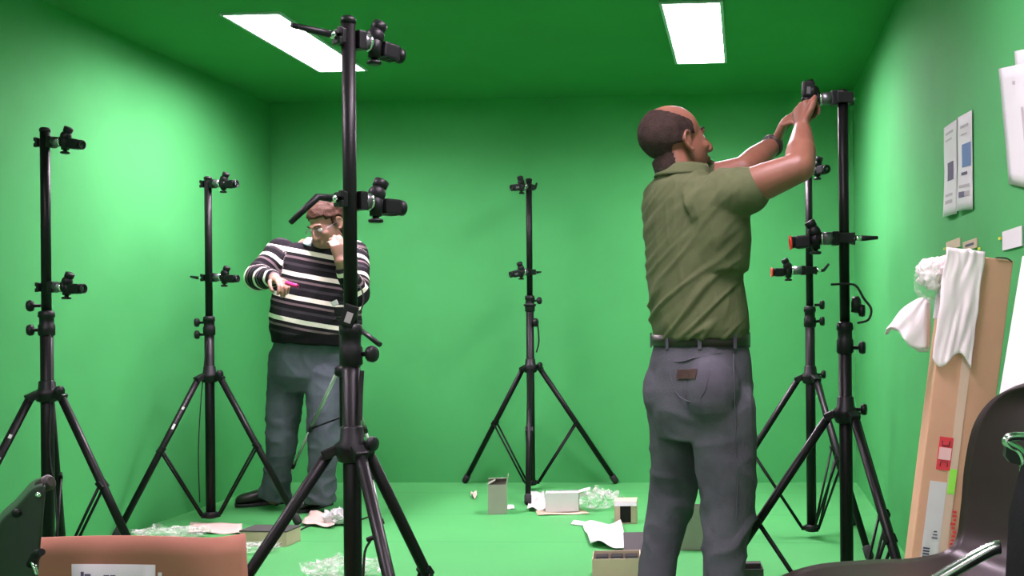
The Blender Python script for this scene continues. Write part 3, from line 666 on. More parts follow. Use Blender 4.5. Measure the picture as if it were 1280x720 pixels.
# ---- man in the striped sweater
def sweater_man():
    gf = F(375, 628); Y = 6.15
    t = empty('person', (gf.x, gf.y, 0), 'man in black and white striped sweater and jeans with bowed head', 'person')
    lean = V((0.10, 0, 1)).normalized()
    rx_ = V((-1, -0.10, 0.06)).normalized()       # his right-hand side
    fx = V((0.10, -1, 0)).normalized()            # facing the camera
    def ring(px, py, a, b_, yy=Y): return (P(px, py, yy), rx_ * a, fx * b_)
    hc = P(409, 280, 5.98); hf = V((-0.42, -0.78, -0.50)); hu = V((-0.25, -0.42, 0.85))
    shR = P(351, 316, 6.12); elR = P(322, 347, 5.98); wrR = P(343, 348, 5.76)
    shL = P(442, 318, 6.12); elL = P(446, 368, 5.92); wrL = P(425, 326, 5.80)
    B = MB(); L, Q = head(B, hc, hf, hu, 1.06)
    nb = P(403, 304, 6.10)
    B.tube(L(0, -0.030, -0.03), nb, 0.062, 0.072, 20); B.sphere(nb, 0.07)
    B.loft([ring(402, 300, 0.11, 0.06), ring(398, 318, 0.19, 0.10), ring(396, 360, 0.19, 0.12), ring(394, 420, 0.18, 0.12), ring(384, 450, 0.17, 0.12), ring(382, 475, 0.15, 0.11)])
    legs = {1: [(P(357, 470, 6.18), 0.095), (P(350, 545, 6.14), 0.06), (P(343, 622, 6.2), 0.042)], -1: [(P(407, 470, 6.14), 0.095), (P(404, 545, 6.06), 0.06), (P(399, 622, 6.08), 0.042)]}
    for q in (1, -1): B.limb(legs[q])
    B.limb([(shR, 0.06), (elR, 0.046), (wrR, 0.030)]); B.limb([(shL, 0.06), (elL, 0.046), (wrL, 0.031)])
    hand(B, wrR, P(362, 356, 5.66) - wrR, V((0.1, -0.25, -1)), -1, curl=(28, 35, 25), thumb_in=0.5, s=1.06)
    hand(B, wrL, P(421, 300, 5.78) - wrL, V((-0.6, 0.6, 0)), -1, curl=(30, 45, 35), thumb_in=0.5, s=1.06)
    body = B.remesh('body', M['skin_b'], t, 0.0052, 3)
    Qi = Q.transposed()
    def loc(co): return Qi @ ((V(co) + t.location) - hc) / 1.06
    def hairp(co, n_):
        q = loc(co)
        if abs(q.x) > 0.0815 or q.z < -0.085: return False
        if q.z > 0.06: return q.y < 0.075 or q.z > 0.072
        if q.z > 0.0: return q.y < (0.045 if q.z > 0.04 else 0.022)
        return q.y < -0.02
    shell_from(body, 'hair', M['hair_red'], hairp, 0.013, t, jitter=0.006)
    for q in (-1, 1):
        MB().sphere(L(q * 0.031, 0.080, 0.003), 0.0118).build('eye', M['eye_white'], t)
        MB().path([L(q * 0.016, 0.100, 0.026), L(q * 0.032, 0.096, 0.031), L(q * 0.050, 0.082, 0.026)], 0.004, n=8).build('eyebrow', M['hair_red'], t)
    gl = MB()
    for q in (-1, 1):
        pts = [L(q * (0.033 + 0.024 * math.cos(a)), 0.112 - 0.010 * abs(math.cos(a)) , -0.002 + 0.017 * math.sin(a)) for a in [2 * PI * k / 12 for k in range(13)]]
        gl.path(pts, 0.002, n=6, sub=1)
        gl.path([L(q * 0.057, 0.104, 0.002), L(q * 0.080, 0.05, 0.006), L(q * 0.086, -0.01, 0.012)], 0.0018, n=6)
    gl.path([L(-0.009, 0.112, 0.0), L(0, 0.116, 0.003), L(0.009, 0.112, 0.0)], 0.002, n=6)
    gl.build('glasses', M['steel'], t)
    # collar of the shirt worn under the sweater
    cl = MB()
    def cfn(u, v):
        a = R(20) + u * R(320); d_ = fx * math.cos(a) + rx_ * math.sin(a)
        return nb + d_ * (0.078 + 0.022 * v) + V((0, 0, 0.024 - 0.042 * v * (0.6 + 0.6 * max(0, math.cos(a))))) + fx * 0.015
    cl.grid(cfn, 30, 3); cl.build('shirt_collar', M['collar'], t, solid=0.004)
    S = MB()
    S.loft([(nb + V((0, 0, -0.005)), rx_ * 0.092, fx * 0.088), ring(402, 305, 0.14, 0.10), ring(398, 313, 0.215, 0.125), ring(396, 330, 0.238, 0.15), ring(396, 360, 0.245, 0.175), ring(395, 395, 0.257, 0.195), ring(394, 415, 0.255, 0.19), ring(393, 430, 0.235, 0.175)], n=40)
    S.limb([(shR, 0.085), (shR.lerp(elR, 0.5), 0.078), (elR, 0.073)]); S.limb([(elR, 0.073), (elR.lerp(wrR, 0.6), 0.058), (wrR.lerp(elR, 0.12), 0.046)])
    S.limb([(shL, 0.085), (shL.lerp(elL, 0.5), 0.078), (elL, 0.070)]); S.limb([(elL, 0.070), (elL.lerp(wrL, 0.5), 0.056), (wrL.lerp(elL, 0.30), 0.048)])
    z_h = P(393, 430, Y).z
    sw = S.remesh('striped_sweater', M['knit'], t, 0.007, 6, fold(0.006, 9, (1, 1, 1.6), 2))
    me = sw.data; at1 = me.attributes.new('stripe', 'FLOAT', 'POINT'); at2 = me.attributes.new('rib', 'FLOAT', 'POINT')
    def seg(p, a, b_):
        ab = b_ - a; k = max(0, min(1, (p - a).dot(ab) / ab.length_squared)); return (p - a - ab * k).length, k * ab.length
    per = 0.128; origin = P(355, 308, 5.95)
    up_ = V((0.20, 0.0, 1)).normalized()
    for i, v_ in enumerate(me.vertices):
        p = v_.co + t.location
        st = (origin - p).dot(up_) / per + 100.0 + 0.02 * noise.noise(p * 9)
        best = 1e9
        for sh_, el_, wr_, sg in ((shR, elR, wrR, 1), (shL, elL, wrL, -1)):
            d1, l1 = seg(p, sh_, el_); d2, l2 = seg(p, el_, wr_)
            u_ = (sh_ - p).dot((sh_ - el_).normalized())
            outside = (p - sh_).dot(rx_ * sg) > -0.055 or d2 < 0.082
            if outside and min(d1, d2) < 0.1:
                ln_ = l1 if d1 < d2 else (el_ - sh_).length + l2
                if d1 < d2 and l1 < 0.03: continue
                if min(d1, d2) < best: best = min(d1, d2); st = (ln_ + 0.05) / per + 50
        at1.data[i].value = st
        at2.data[i].value = 1.0 if p.z < z_h + 0.055 and abs(p.x - P(393, 430, Y).x) < 0.33 else 0.0
    J = MB()
    J.loft([ring(390, 424, 0.20, 0.14), ring(384, 445, 0.215, 0.15), ring(382, 470, 0.215, 0.145), ring(382, 490, 0.16, 0.11)], n=36)
    J.limb([(P(359, 470, 6.16), 0.112), (P(354, 520, 6.15), 0.098), (P(352, 560, 6.13), 0.082), (P(346, 595, 6.15), 0.078)])
    J.tube(P(346, 595, 6.15), P(344, 621, 6.18), 0.078, 0.088, 24)
    J.limb([(P(406, 470, 6.12), 0.112), (P(406, 520, 6.09), 0.100), (P(405, 560, 6.06), 0.085), (P(402, 595, 6.06), 0.077)])
    J.tube(P(402, 595, 6.06), P(400, 627, 6.08), 0.077, 0.084, 24)
    def jf(co, n_):
        near = 0.4 + 1.1 * math.exp(-((co.z - 0.10) / 0.12) ** 2) + 0.7 * math.exp(-((co.z - 0.45) / 0.1) ** 2)
        w = noise.noise(V((co.x * 8 + co.z * 3, co.y * 8, co.z * 12 + 3)))
        return (1 - min(1, abs(w) * 3.0)) * 0.009 * near - 0.003
    J.remesh('jeans', M['denim_b'], t, 0.007, 6, jf)
    shoe(t, F(343, 630)[:2], (-0.95, -0.55), 0.31); shoe(t, F(399, 634)[:2], (-0.25, -1), 0.30)
    # pink tool held in the right hand
    pk = P(366, 356, 5.66)
    tl = empty('marker_pen', pk, 'small pink plastic tool held in the sweater man\'s hand', 'hand tool')
    MB().path([pk + V((-0.045, 0.02, 0.012)), pk, pk + V((0.03, -0.01, -0.008))], 0.011, n=10, sub=2).build('grip', M['pink'], tl)
    MB().tube(pk + V((0.028, -0.01, -0.008)), pk + V((0.042, -0.014, -0.011)), 0.005, 0.003).build('tip', M['black_plastic'], tl)
sweater_man()

# ------------------------------------------------------------------ photo tripod with silver legs behind the nearest stand
def photo_tripod():
    Yt = 5.75; ap = P(427, 462, Yt); x, y = ap.x, ap.y
    t = empty('camera_tripod', (x, y, 0), 'slim tripod with thin silver legs and a pan handle, behind the nearest stand', 'tripod')
    f1 = F(345, 632); f2 = F(478, 657); c_ = V((x, y, 0)); f3 = V((x + 0.12, y + 0.42, 0))
    zt = P(427, 392, Yt).z; zb = P(427, 533, Yt).z
    MB().tube((x, y, zb), (x, y, zt), 0.012, 0.012).build('centre_column', M['black'], t)
    cl_ = MB().lathe((x, y, ap.z - 0.04), (0, 0, 1), [(0, 0.016), (0.01, 0.034), (0.05, 0.036), (0.06, 0.018)])
    cl_.build('shoulder', M['black_plastic'], t)
    for f_ in (f1, f2, f3):
        top = V((x, y, ap.z)) + (f_ - c_).normalized() * 0.035; f_ = V((f_.x, f_.y, 0.012))
        kn = top.lerp(f_, 0.42); lo = top.lerp(f_, 0.70)
        lg = MB().path([top, kn], 0.0095, n=10, sub=1).path([kn, lo], 0.0078, n=10, sub=1).path([lo, f_], 0.0062, n=10, sub=1).build('leg', M['silver'], t)
        d = (f_ - top).normalized()
        MB().tube(kn - d * 0.02, kn + d * 0.02, 0.013).tube(lo - d * 0.018, lo + d * 0.018, 0.011).tube(top - d * 0.02, top + d * 0.03, 0.014).build('leg_lock', M['black_plastic'], lg)
        MB().tube(f_ - d * 0.025, f_ + V((0, 0, -0.004)), 0.010, 0.012).build('rubber_foot', M['rubber'], lg)
        MB().path([V((x, y, zb + 0.05)), top.lerp(f_, 0.42)], 0.005, n=8, sub=1).build('spreader', M['black'], t)
    hd_ = MB().box((x, y, zt + 0.01), (0.06, 0.05, 0.05), bev=0.006).lathe((x, y, zt - 0.035), (0, 0, 1), [(0, 0.014), (0.004, 0.026), (0.02, 0.026), (0.024, 0.018)]).box((x, y, zt + 0.055), (0.075, 0.055, 0.016), bev=0.003)
    hd_.build('pan_head', M['black_plastic'], t)
    MB().box((x - 0.022, y - 0.032, zt + 0.055), (0.035, 0.012, 0.028), Matrix.Rotation(R(-25), 3, 'Y'), bev=0.003).build('head_clip', M['silver'], t)
    a = V((x, y, zt - 0.01)); b_ = P(449, 411, Yt - 0.08); c2 = P(475, 431, Yt - 0.16)
    MB().path([a, b_], 0.006, n=8, sub=1).tube(b_, c2, 0.0125, 0.014, 14).build('pan_handle', M['black_plastic'], t)
    MB().path([P(440, 350, Yt), P(452, 362, Yt), P(454, 378, Yt), P(447, 392, Yt), V((x, y, zt))], 0.004, n=6).build('cable_loop', M['rubber'], t)
photo_tripod()

# ------------------------------------------------------------------ floor clutter
def film_blob(name, label, cat, c, size, seed, m='film', rz=0.0, flat=0.5):
    b_ = MB(); t_ = bmesh.ops.create_icosphere(b_.bm, subdivisions=4, radius=1)
    for v_ in b_.bm.verts:
        q = v_.co.copy(); w = noise.noise(q * 1.7 + V((seed, seed, 0))); w2 = noise.noise(q * 4.3 + V((seed, 0, seed)))
        f_ = 1 + 0.55 * w + 0.40 * abs(w2) - 0.15
        p = V((q.x * size[0], q.y * size[1], 0)) * f_; p = rotz(rz) @ p
        z = max(0, q.z * 0.5 + 0.5) ** 1.2 * size[2] * (0.6 + 0.9 * abs(w) + 0.8 * abs(w2))
        v_.co = V(c) + p + V((0, 0, z + 0.003))
    for f in b_.bm.faces: f.smooth = False
    return tag(b_.build(name, M[m]), label, cat)
def open_carton(name, label, c, size, rz, m_out, m_in, flaps=(), wall=0.004, extra=None, flap_len=0.5, cat='box'):
    t = empty(name, c, label, cat, rz=rz)
    q = rotz(rz); c = V(c); w, d, h = size
    def A(x, y, z): return c + q @ V((x, y, z))
    b_ = MB()
    b_.box(A(0, 0, wall / 2), (w, d, wall), q)
    for s_ in (-1, 1):
        b_.box(A(s_ * (w / 2 - wall / 2), 0, h / 2), (wall, d, h), q)
        b_.box(A(0, s_ * (d / 2 - wall / 2), h / 2), (w - 2 * wall, wall, h), q)
    b_.build('carton', M[m_out], t)
    for ax, sg, ang in flaps:                       # ang: 0 = flat across the opening, 90 = straight up, 180 = folded out
        L_ = (w if ax == 'x' else d) * flap_len; wd2 = (d if ax == 'x' else w) * 0.96
        hinge = V((sg * w / 2, 0, h)) if ax == 'x' else V((0, sg * d / 2, h))
        inn = V((-sg, 0, 0)) if ax == 'x' else V((0, -sg, 0)); dr = inn * math.cos(R(ang)) + V((0, 0, 1)) * math.sin(R(ang))
        nn = dr.cross(V((0, 1, 0)) if ax == 'x' else V((1, 0, 0))).normalized(); sd_ = V((0, 1, 0)) if ax == 'x' else V((1, 0, 0))
        B2 = basis(dr, sd_, nn)
        MB().box(c + q @ (hinge + dr * (L_ / 2 + 0.001)), (L_, wd2, wall * 0.8), q @ B2).build('flap', M[m_out], t)
    return t, A, q
def sheet(name, label, cat, corners, m='paper', marks=(), lift=0.012, seed=0, z0=0.003, parent=None):
    a, b_, c, d = [V(p) for p in corners]                      # corners in order around the sheet
    def fn(u, v):
        p = (a * (1 - u) + b_ * u) * (1 - v) + (d * (1 - u) + c * u) * v
        return p + V((0, 0, z0 + lift * (0.5 + noise.noise(V((u * 2.2 + seed, v * 2.2, seed))))))
    k = MB().grid(fn, 10, 10)
    for f in k.bm.faces:
        pass
    mats = [M[m], M['ink_soft']]
    k.bm.faces.ensure_lookup_table()
    for (u0, u1, v0, v1) in marks:
        for i in range(10):
            for j in range(10):
                if u0 <= (i + .5) / 10 < u1 and v0 <= (j + .5) / 10 < v1: k.bm.faces[i * 10 + j].material_index = 1
    o = k.build(name, mats, None, solid=0.0015); return tag(o, label, cat)

# small upright box with open flaps
c = F(622, 641); open_carton('small_carton', 'small grey box standing upright with open flaps, left of the middle stand', (c.x, c.y, 0), (0.105, 0.105, 0.165), R(12), 'card_grey', 'card_lid', flaps=(('x', 1, 100), ('y', 1, 35), ('x', -1, 30)), flap_len=0.45)
# white box lying open on a sheet of card
sheet('flat_card', 'pale cardboard sheet lying under the white box below the middle stand', 'cardboard sheet', [F(672, 645), F(737, 643), F(722, 634), F(668, 636)], 'card_pale', lift=0.004)
c = F(702, 641)
t, A, q = open_carton('white_carton', 'white box lying on its side with a raised flap, under the middle stand', (c.x, c.y + 0.03, 0.008), (0.185, 0.10, 0.105), R(6), 'paper', 'paper', flaps=(('x', 1, 165), ('y', -1, 4)), flap_len=0.35)
sheet('loose_paper', 'white paper sheet beside the white box, touching the middle stand\'s front foot', 'paper', [F(659, 640), F(683, 640), F(680, 618), F(662, 619)], 'paper', lift=0.03, seed=3)
sheet('loose_paper', 'small torn paper scrap right of the upright grey box', 'paper', [F(634, 637), F(643, 637), F(642, 632), F(635, 632)], 'paper', lift=0.006, seed=5)
sheet('loose_paper', 'tiny crumpled scrap alone on the floor left of the upright grey box', 'paper', [F(588, 624), F(596, 624), F(596, 619), F(589, 619)], 'paper_pink', lift=0.03, seed=6)
film_blob('plastic_bag', 'clear crumpled plastic bag between the white box and the small open box', 'plastic bag', F(748, 636), (0.13, 0.09, 0.10), 2.2)
c = F(782, 655)
# box lying with its open end towards the viewer
def end_open_box():
    w, d, h = 0.118, 0.13, 0.118; t = empty('small_carton', (c.x, c.y, 0), 'small pale box with a dark open end facing forward, beside the clear plastic bag', 'box'); q = rotz(R(4))
    def A(x, y, z): return V((c.x, c.y, 0)) + q @ V((x, y, z))
    b_ = MB(); tk = 0.005
    b_.box(A(0, d / 2, tk / 2), (w, d, tk), q).box(A(0, d / 2, h - tk / 2), (w, d, tk), q)
    for s_ in (-1, 1): b_.box(A(s_ * (w / 2 - tk / 2), d / 2, h / 2), (tk, d, h - 2 * tk), q)
    b_.box(A(0, d - tk / 2, h / 2), (w - 2 * tk, tk, h - 2 * tk), q); b_.build('carton', M['card_pale'], t)
    for s_ in (-1, 1): MB().box(A(s_ * (w / 2 - 0.018), -0.001, h / 2 - 0.008), (0.026, 0.003, h - 0.03), q @ Matrix.Rotation(R(s_ * 14), 3, 'Z')).build('flap', M['card_pale'], t)
    MB().box(A(0, -0.004, h - 0.012), (w, 0.003, 0.022), q @ Matrix.Rotation(R(-15), 3, 'X')).build('flap', M['paper'], t)
    MB().box(A(0, d / 2, h / 2), (w - 0.016, d - 0.02, h - 0.016), q).build('black_insert', M['foam'], t)  # solid black block filling the carton, makes the open end dark
end_open_box()
sheet('loose_paper', 'narrow white paper strip above the pinkish folded sheet', 'paper', [F(713, 656), F(745, 660), F(744, 655), F(718, 651)], 'paper', lift=0.004, seed=1)
sheet('folded_leaflet', 'large white folded leaflet on the floor left of the man in olive', 'paper', [F(742, 686), F(765, 695), F(788, 680), F(776, 656)][::1] and [F(728, 659), F(738, 684), F(785, 690), F(776, 656)], 'paper', lift=0.035, seed=8)
# box with foam insert and lid by the man's foot
c = F(768, 726)
t = empty('foam_lined_box', (c.x, c.y, 0), 'small brown box with black foam insert at the left foot of the man in olive', 'box', rz=R(6)); q = rotz(R(6))
w, d, h = 0.20, 0.17, 0.09
b_ = MB()
for s_ in (-1, 1):
    b_.box(V((c.x, c.y + d / 2, h / 2)) + q @ V((s_ * (w / 2 - 0.002), 0, 0)), (0.004, d, h), q); b_.box(V((c.x, c.y + d / 2, h / 2)) + q @ V((0, s_ * (d / 2 - 0.002), 0)), (w - 0.008, 0.004, h), q)
b_.box((c.x, c.y + d / 2, 0.002), (w - 0.008, d - 0.008, 0.004), q); b_.build('carton', M['card_pale'], t)
f_ = MB()
for ix in range(3):
    for iy in range(2): f_.box(V((c.x, c.y + d / 2, 0.045)) + q @ V(((ix - 1) * 0.062, (iy - .5) * 0.078, 0)), (0.052, 0.066, 0.07), q, bev=0.006)
f_.box((c.x, c.y + d / 2, 0.03), (w - 0.014, d - 0.014, 0.04), q); f_.build('black_insert', M['foam'], t)
# its dark lid standing open, leaning behind
a1 = F(776, 692, 0.02)
ld = MB().box(a1 + V((0.09, 0.08, 0.035)), (0.17, 0.004, 0.12), rotz(R(8)) @ Matrix.Rotation(R(-52), 3, 'X')); tag(ld.build('box_lid', M['card_lid']), 'dark grey box lid propped behind the foam lined box', 'box lid')
# greenish box between the man's legs
c = F(862, 688); open_carton('olive_carton', 'dull olive box standing on the floor between the legs of the man in olive', (c.x, c.y + 0.05, 0), (0.15, 0.10, 0.20), R(-4), 'card_grey', 'card_lid', flaps=(('x', -1, 150),), flap_len=0.3)
c = F(938, 728); open_carton('dark_carton', 'small dark box right of the heel of the man in olive', (c.x, c.y, 0), (0.10, 0.10, 0.065), R(4), 'card_lid', 'card_lid', flaps=(('y', 1, 175),), flap_len=0.3)
# left group
sheet('flat_card', 'pale tan cardboard strip on the floor behind the big brown box', 'cardboard sheet', [F(234, 668), F(302, 668), F(303, 656), F(238, 655)], 'paper_pink', lift=0.012, seed=4)
c = F(330, 683)
t = empty('flat_carton', (c.x, c.y, 0), 'small flat brown box with a charcoal lid, in front of the sweater man\'s feet', 'box'); q = rotz(R(-3))
MB().box((c.x, c.y + 0.075, 0.035), (0.235, 0.15, 0.07), q, bev=0.002).build('carton', M['card_pale'], t)
MB().box((c.x, c.y + 0.075, 0.072), (0.240, 0.155, 0.006), q).build('lid', M['card_lid'], t)
film_blob('plastic_wrap', 'clear plastic wrap on the floor just right of the big brown box', 'plastic wrap', F(318, 690), (0.12, 0.07, 0.04), 5.1)
film_blob('plastic_wrap', 'clear crumpled plastic wrap lying behind the big brown box', 'plastic wrap', F(212, 672), (0.20, 0.06, 0.05), 7.4)
film_blob('plastic_wrap', 'clear crumpled plastic wrap at the bottom edge beside the nearest stand', 'plastic wrap', F(428, 722), (0.16, 0.11, 0.07), 9.3)
sheet('loose_paper', 'pinkish crumpled paper on the floor by the sweater man\'s left shoe', 'paper', [F(376, 657), F(418, 662), F(420, 645), F(388, 643)], 'paper_pink', lift=0.03, seed=11)
b_ = film_blob('crumpled_paper', 'white crumpled paper bundle lying against the nearest stand\'s column, behind it', 'paper', F(424, 656), (0.085, 0.05, 0.075), 3.3, m='paper')
tag(MB().path([F(330, 690, .004), F(350, 676, .004), F(372, 664, .004), F(395, 655, .004), F(440, 652, .004), F(463, 645, .004)], 0.004, n=6).build('floor_cable', M['rubber']), 'thin dark cable on the floor below the sweater man', 'cable')

# ------------------------------------------------------------------ large open carton, bottom left
def big_carton():
    Yn = 1.96; a = P(46, 672, Yn); b_ = P(292, 667, Yn); x0, x1 = a.x, b_.x; z = a.z; Yf = Yn + 0.28; hb = 0.47
    t = empty('cardboard_box', ((x0 + x1) / 2, (Yf + Yn) / 2, 0), 'large brown cardboard box at the bottom left, raised flap with a white label', 'box')
    m = MB(); cx, cy = (x0 + x1) / 2, (Yf + Yn) / 2
    m.box((cx, Yf, hb / 2), (x1 - x0, 0.006, hb)); m.box((cx, Yn, hb / 2), (x1 - x0, 0.006, hb))
    m.box((x0, cy, hb / 2), (0.006, Yf - Yn - 0.006, hb)); m.box((x1, cy, hb / 2), (0.006, Yf - Yn - 0.006, hb)); m.box((cx, cy, 0.003), (x1 - x0 - 0.01, Yf - Yn - 0.01, 0.006))
    m.build('carton', M['card_in'], t)
    def fy(u): return Yn - 0.002 + 0.05 * max(0.0, (u - 0.86) / 0.14) ** 2 + 0.004 * math.sin(u * 5)
    def ff(u, v): return V((x0 + (x1 - x0) * u + 0.012 * (1 - v) * max(0, u - 0.9) * 10, fy(u), hb + (z - hb) * v + 0.004 * v * math.sin(u * 3.1)))
    MB().grid(ff, 48, 6).build('flap', M['card_in'], t, solid=0.005)
    for sx_, xx in ((-1, x0), (1, x1)):
        MB().box((xx + sx_ * 0.045, cy, hb - 0.061), (0.005, Yf - Yn - 0.02, 0.15), Matrix.Rotation(R(-30 * sx_), 3, 'Y')).build('flap', M['card'], t)
    MB().box((cx, Yf + 0.05, hb - 0.061), (x1 - x0 - 0.02, 0.005, 0.15), Matrix.Rotation(R(34), 3, 'X')).build('flap', M['card'], t)
    def lab(u0, u1, zt, h_, m_, nm, par, o_=0.004):
        return MB().grid(lambda u, v: V((x0 + (x1 - x0) * (u0 + (u1 - u0) * u), fy(u0 + (u1 - u0) * u) - o_, zt - h_ * v)), 6, 3).build(nm, M[m_], par, solid=0.0006)
    zt = P(92, 706, Yn).z
    lb = lab(0.182, 0.612, zt + 0.002, 0.125, 'paper', 'paper_label', t)
    for u, w_, dz, h_ in ((0.11, 0.035, .012, .06), (0.155, .07, .016, .03), (0.38, .065, .018, .05), (0.46, .06, .018, .05), (0.14, 0.6, .085, .008), (0.14, 0.5, .10, .008)):
        lab(0.182 + 0.43 * u, 0.182 + 0.43 * (u + w_), zt - dz, h_, 'ink', 'printed_mark', lb, 0.0052)
    lab(0.625, 0.645, zt - 0.012, 0.05, 'paper', 'paper_label', t)
big_carton()

# ------------------------------------------------------------------ things leaning on the right wall
def leaning():
    Yb = 2.75
    tl = P(1187, 316, Yb); bl_ = P(1140, 690, Yb); tr_ = P(1271, 318, Yb)
    ax = (tl - bl_).normalized(); ax = V((ax.x, 0, ax.z)).normalized(); rt_ = V((ax.z, 0, -ax.x)); wd_ = (tr_ - tl).length * 0.96
    L_ = (tl.z) / ax.z + 0.0; base = tl - ax * L_
    lift = 0.0
    base = base + V((0, 0, 0.0)); wdx = wd_; ang = math.atan2(ax.x, ax.z)
    Q = basis(rt_, V((0, 1, 0)), ax); dp = 0.10
    # keep the lower corner on the floor
    drop = wdx * math.sin(ang); base = base + ax * drop / ax.z; L_ -= drop / ax.z
    def A(u, y_, v): return base + rt_ * u + V((0, y_, 0)) + ax * v
    t = empty('long_cardboard_box', (base.x, Yb, 0), 'long brown cardboard box leaning on the right wall, with red and lime stickers', 'box')
    MB().box(A(wdx / 2, dp / 2, L_ / 2), (wdx, dp, L_), Q, bev=0.003).build('carton', M['card'], t)
    # tape down the middle
    def uv(px, py):
        p = P(px, py, Yb - 0.001) - base; return p.dot(rt_), p.dot(ax)
    MB().box(A(wdx * 0.47, -0.0008, L_ * 0.5 + 0.004), (0.022, 0.0015, L_ - 0.012), Q).build('tape', M['tape'], t)
    def quad(name, px, py, w_, h_, m, o_=0.0015, par=t):
        u, v = uv(px, py); return MB().box(A(u, -o_, v), (w_, 0.0012, h_), Q).build(name, M[m], par)
    r1 = quad('red_sticker', 1181, 567, 0.034, 0.082, 'redstick')
    quad('sticker_band', 1181, 567, 0.030, 0.030, 'pinkstick', 0.0026, r1)
    for dy, sg in ((-13, 1), (13, -1)):
        u, v = uv(1181 - (0.1 * dy), 567 + dy); k = MB()
        k.path([A(u - 0.009, -0.0028, v + sg * 0.006), A(u - 0.008, -0.0028, v - sg * 0.006), A(u + 0.008, -0.0028, v - sg * 0.006), A(u + 0.009, -0.0028, v + sg * 0.006)], 0.0012, n=6, sub=1); k.build('sticker_mark', M['patch'], r1)
    quad('lime_sticker', 1190, 602, 0.018, 0.062, 'lime', 0.0024)
    u, v = uv(1170, 645)
    lb = quad('shipping_label', 1167, 652, 0.042, 0.20, 'paper', 0.0016)
    k = MB(); u, v = uv(1160, 693)
    for q in range(6): k.box(A(u - 0.006, -0.0028, v - 0.02 + q * 0.007), (0.016, 0.001, 0.004), Q)
    u, v = uv(1166, 672)
    for q in range(3): k.box(A(u + 0.004, -0.0028, v + q * 0.008), (0.014 - q * 0.003, 0.001, 0.003), Q)
    k.build('printed_marks', M['ink'], lb)
    k = MB(); rng = random.Random(3)
    for q in range(15):
        u, v = uv(1194 - q * 0.55, 640 + q * 5.0); k.box(A(u + rng.uniform(-.003, .003), -0.0024, v), (rng.uniform(.006, .013), 0.001, 0.0055), Q)
    k.build('red_print', M['redstick'], t)
    k = MB(); rng = random.Random(5)                                    # dark scuffs where the top edge is torn
    k.path([A(wdx - 0.045, -0.003, L_ + 0.001), A(wdx - 0.02, -0.003, L_ + 0.003), A(wdx - 0.004, -0.003, L_ - 0.004)], 0.002, n=6).build('torn_edge', M['leather'], t)
    # milky foam sheet hanging over the left half of the box front
    def fn(u, v):
        uu = -0.012 + u * 0.095 + 0.004 * noise.noise(V((v * 5, 1, 0))); vv = L_ + 0.012 - v * (0.275 + 0.02 * math.sin(u * 7))
        y_ = -0.012 - 0.014 * abs(noise.noise(V((u * 5 + v * 1.5, v * 1.2, 2)))) * (1 - 0.3 * v)
        return A(uu, y_, vv)
    sh_ = MB().grid(fn, 20, 30)
    tag(sh_.build('foam_sheet', M['milky'], None, solid=0.002), 'white foam wrap hanging down the front of the leaning brown box', 'packing sheet')
    # puffed plastic hanging over the left shoulder of the box
    def blob(cpx, cpy, yy, sx_, sz_, sy_, seed, name, label, m, shear=0.0):
        c_ = P(cpx, cpy, yy); k = MB(); bmesh.ops.create_icosphere(k.bm, subdivisions=5, radius=1)
        for v_ in k.bm.verts:
            q = v_.co.copy(); w = noise.noise(q * 1.6 + V((seed, 1, 2))); w2 = noise.noise(q * 4 + V((seed, 3, 1))); w3 = noise.noise(q * 9 + V((seed, 3, 1)))
            f_ = 1 + 0.30 * w + 0.22 * (abs(w2)) + 0.08 * w3
            v_.co = c_ + V((q.x * sx_ + q.z * shear, q.y * sy_, q.z * sz_)) * f_
        for f in k.bm.faces: f.smooth = True
        return tag(k.build(name, M[m]), label, 'plastic wrap')
    blob(1186, 338, Yb + 0.04, 0.072, 0.047, 0.035, 4.0, 'plastic_wrap', 'puffed white plastic wrap bunched over the top left of the leaning brown box', 'milky', 0.02)
    blob(1163, 352, Yb + 0.02, 0.034, 0.052, 0.03, 8.0, 'plastic_wrap', 'clear puff of plastic at the left of the bunched white wrap', 'film', 0.0)
    # hanging bag flaring out to lower left
    a0 = P(1157, 374, Yb + 0.03); a1_ = P(1131, 424, Yb + 0.03); dv = (a1_ - a0); Lb = dv.length; dv.normalize(); sdv = V((dv.z, 0, -dv.x))
    def bf(u, v):
        a = 2 * PI * u; hw = 0.010 + 0.050 * v ** 0.8; rr = 1 + 0.35 * noise.noise(V((math.cos(a) * 2.2, math.sin(a) * 2.2, v * 1.4)))
        return a0 + dv * (v * Lb * (1 + 0.10 * math.sin(a * 3 + 1) * v)) + sdv * math.cos(a) * hw * rr + V((0, 1, 0)) * math.sin(a) * hw * 0.5 * rr
    tag(MB().grid(bf, 36, 16).build('plastic_bag', M['milky'], None, solid=0.001), 'milky plastic bag flaring out left of the leaning brown box', 'plastic bag')
    # bits of white polystyrene at the left edge of the box
    for (px, py, w_, h_, lb_) in ((1176, 378, 0.024, 0.085, 'tall white polystyrene strip left of the leaning box, under the plastic'), (1170, 451, 0.014, 0.045, 'small white polystyrene strip at the left edge of the leaning box')):
        p = P(px, py, Yb + 0.05); tag(MB().box(p, (w_, 0.04, h_), basis(rt_, V((0, 1, 0)), ax), bev=0.003).build('polystyrene_strip', M['paper']), lb_, 'packing foam')
    # white board further right, leaning on the wall
    Yw = 2.62; p1 = P(1276, 330, Yw); p0 = P(1246, 510, Yw); ax2 = (p1 - p0); ax2 = V((ax2.x, 0, ax2.z)).normalized()
    LL_ = 1.16; n2 = V((ax2.z, 0, -ax2.x)); b0 = p0 - ax2 * (p0.z / ax2.z) + V((0, 0, 0.0)); b0 += ax2 * 0.004
    th = 0.035
    top_z = P(1276, 322, Yw).z; LL_ = top_z / ax2.z
    b0 = b0 + ax2 * (th * abs(n2.z))
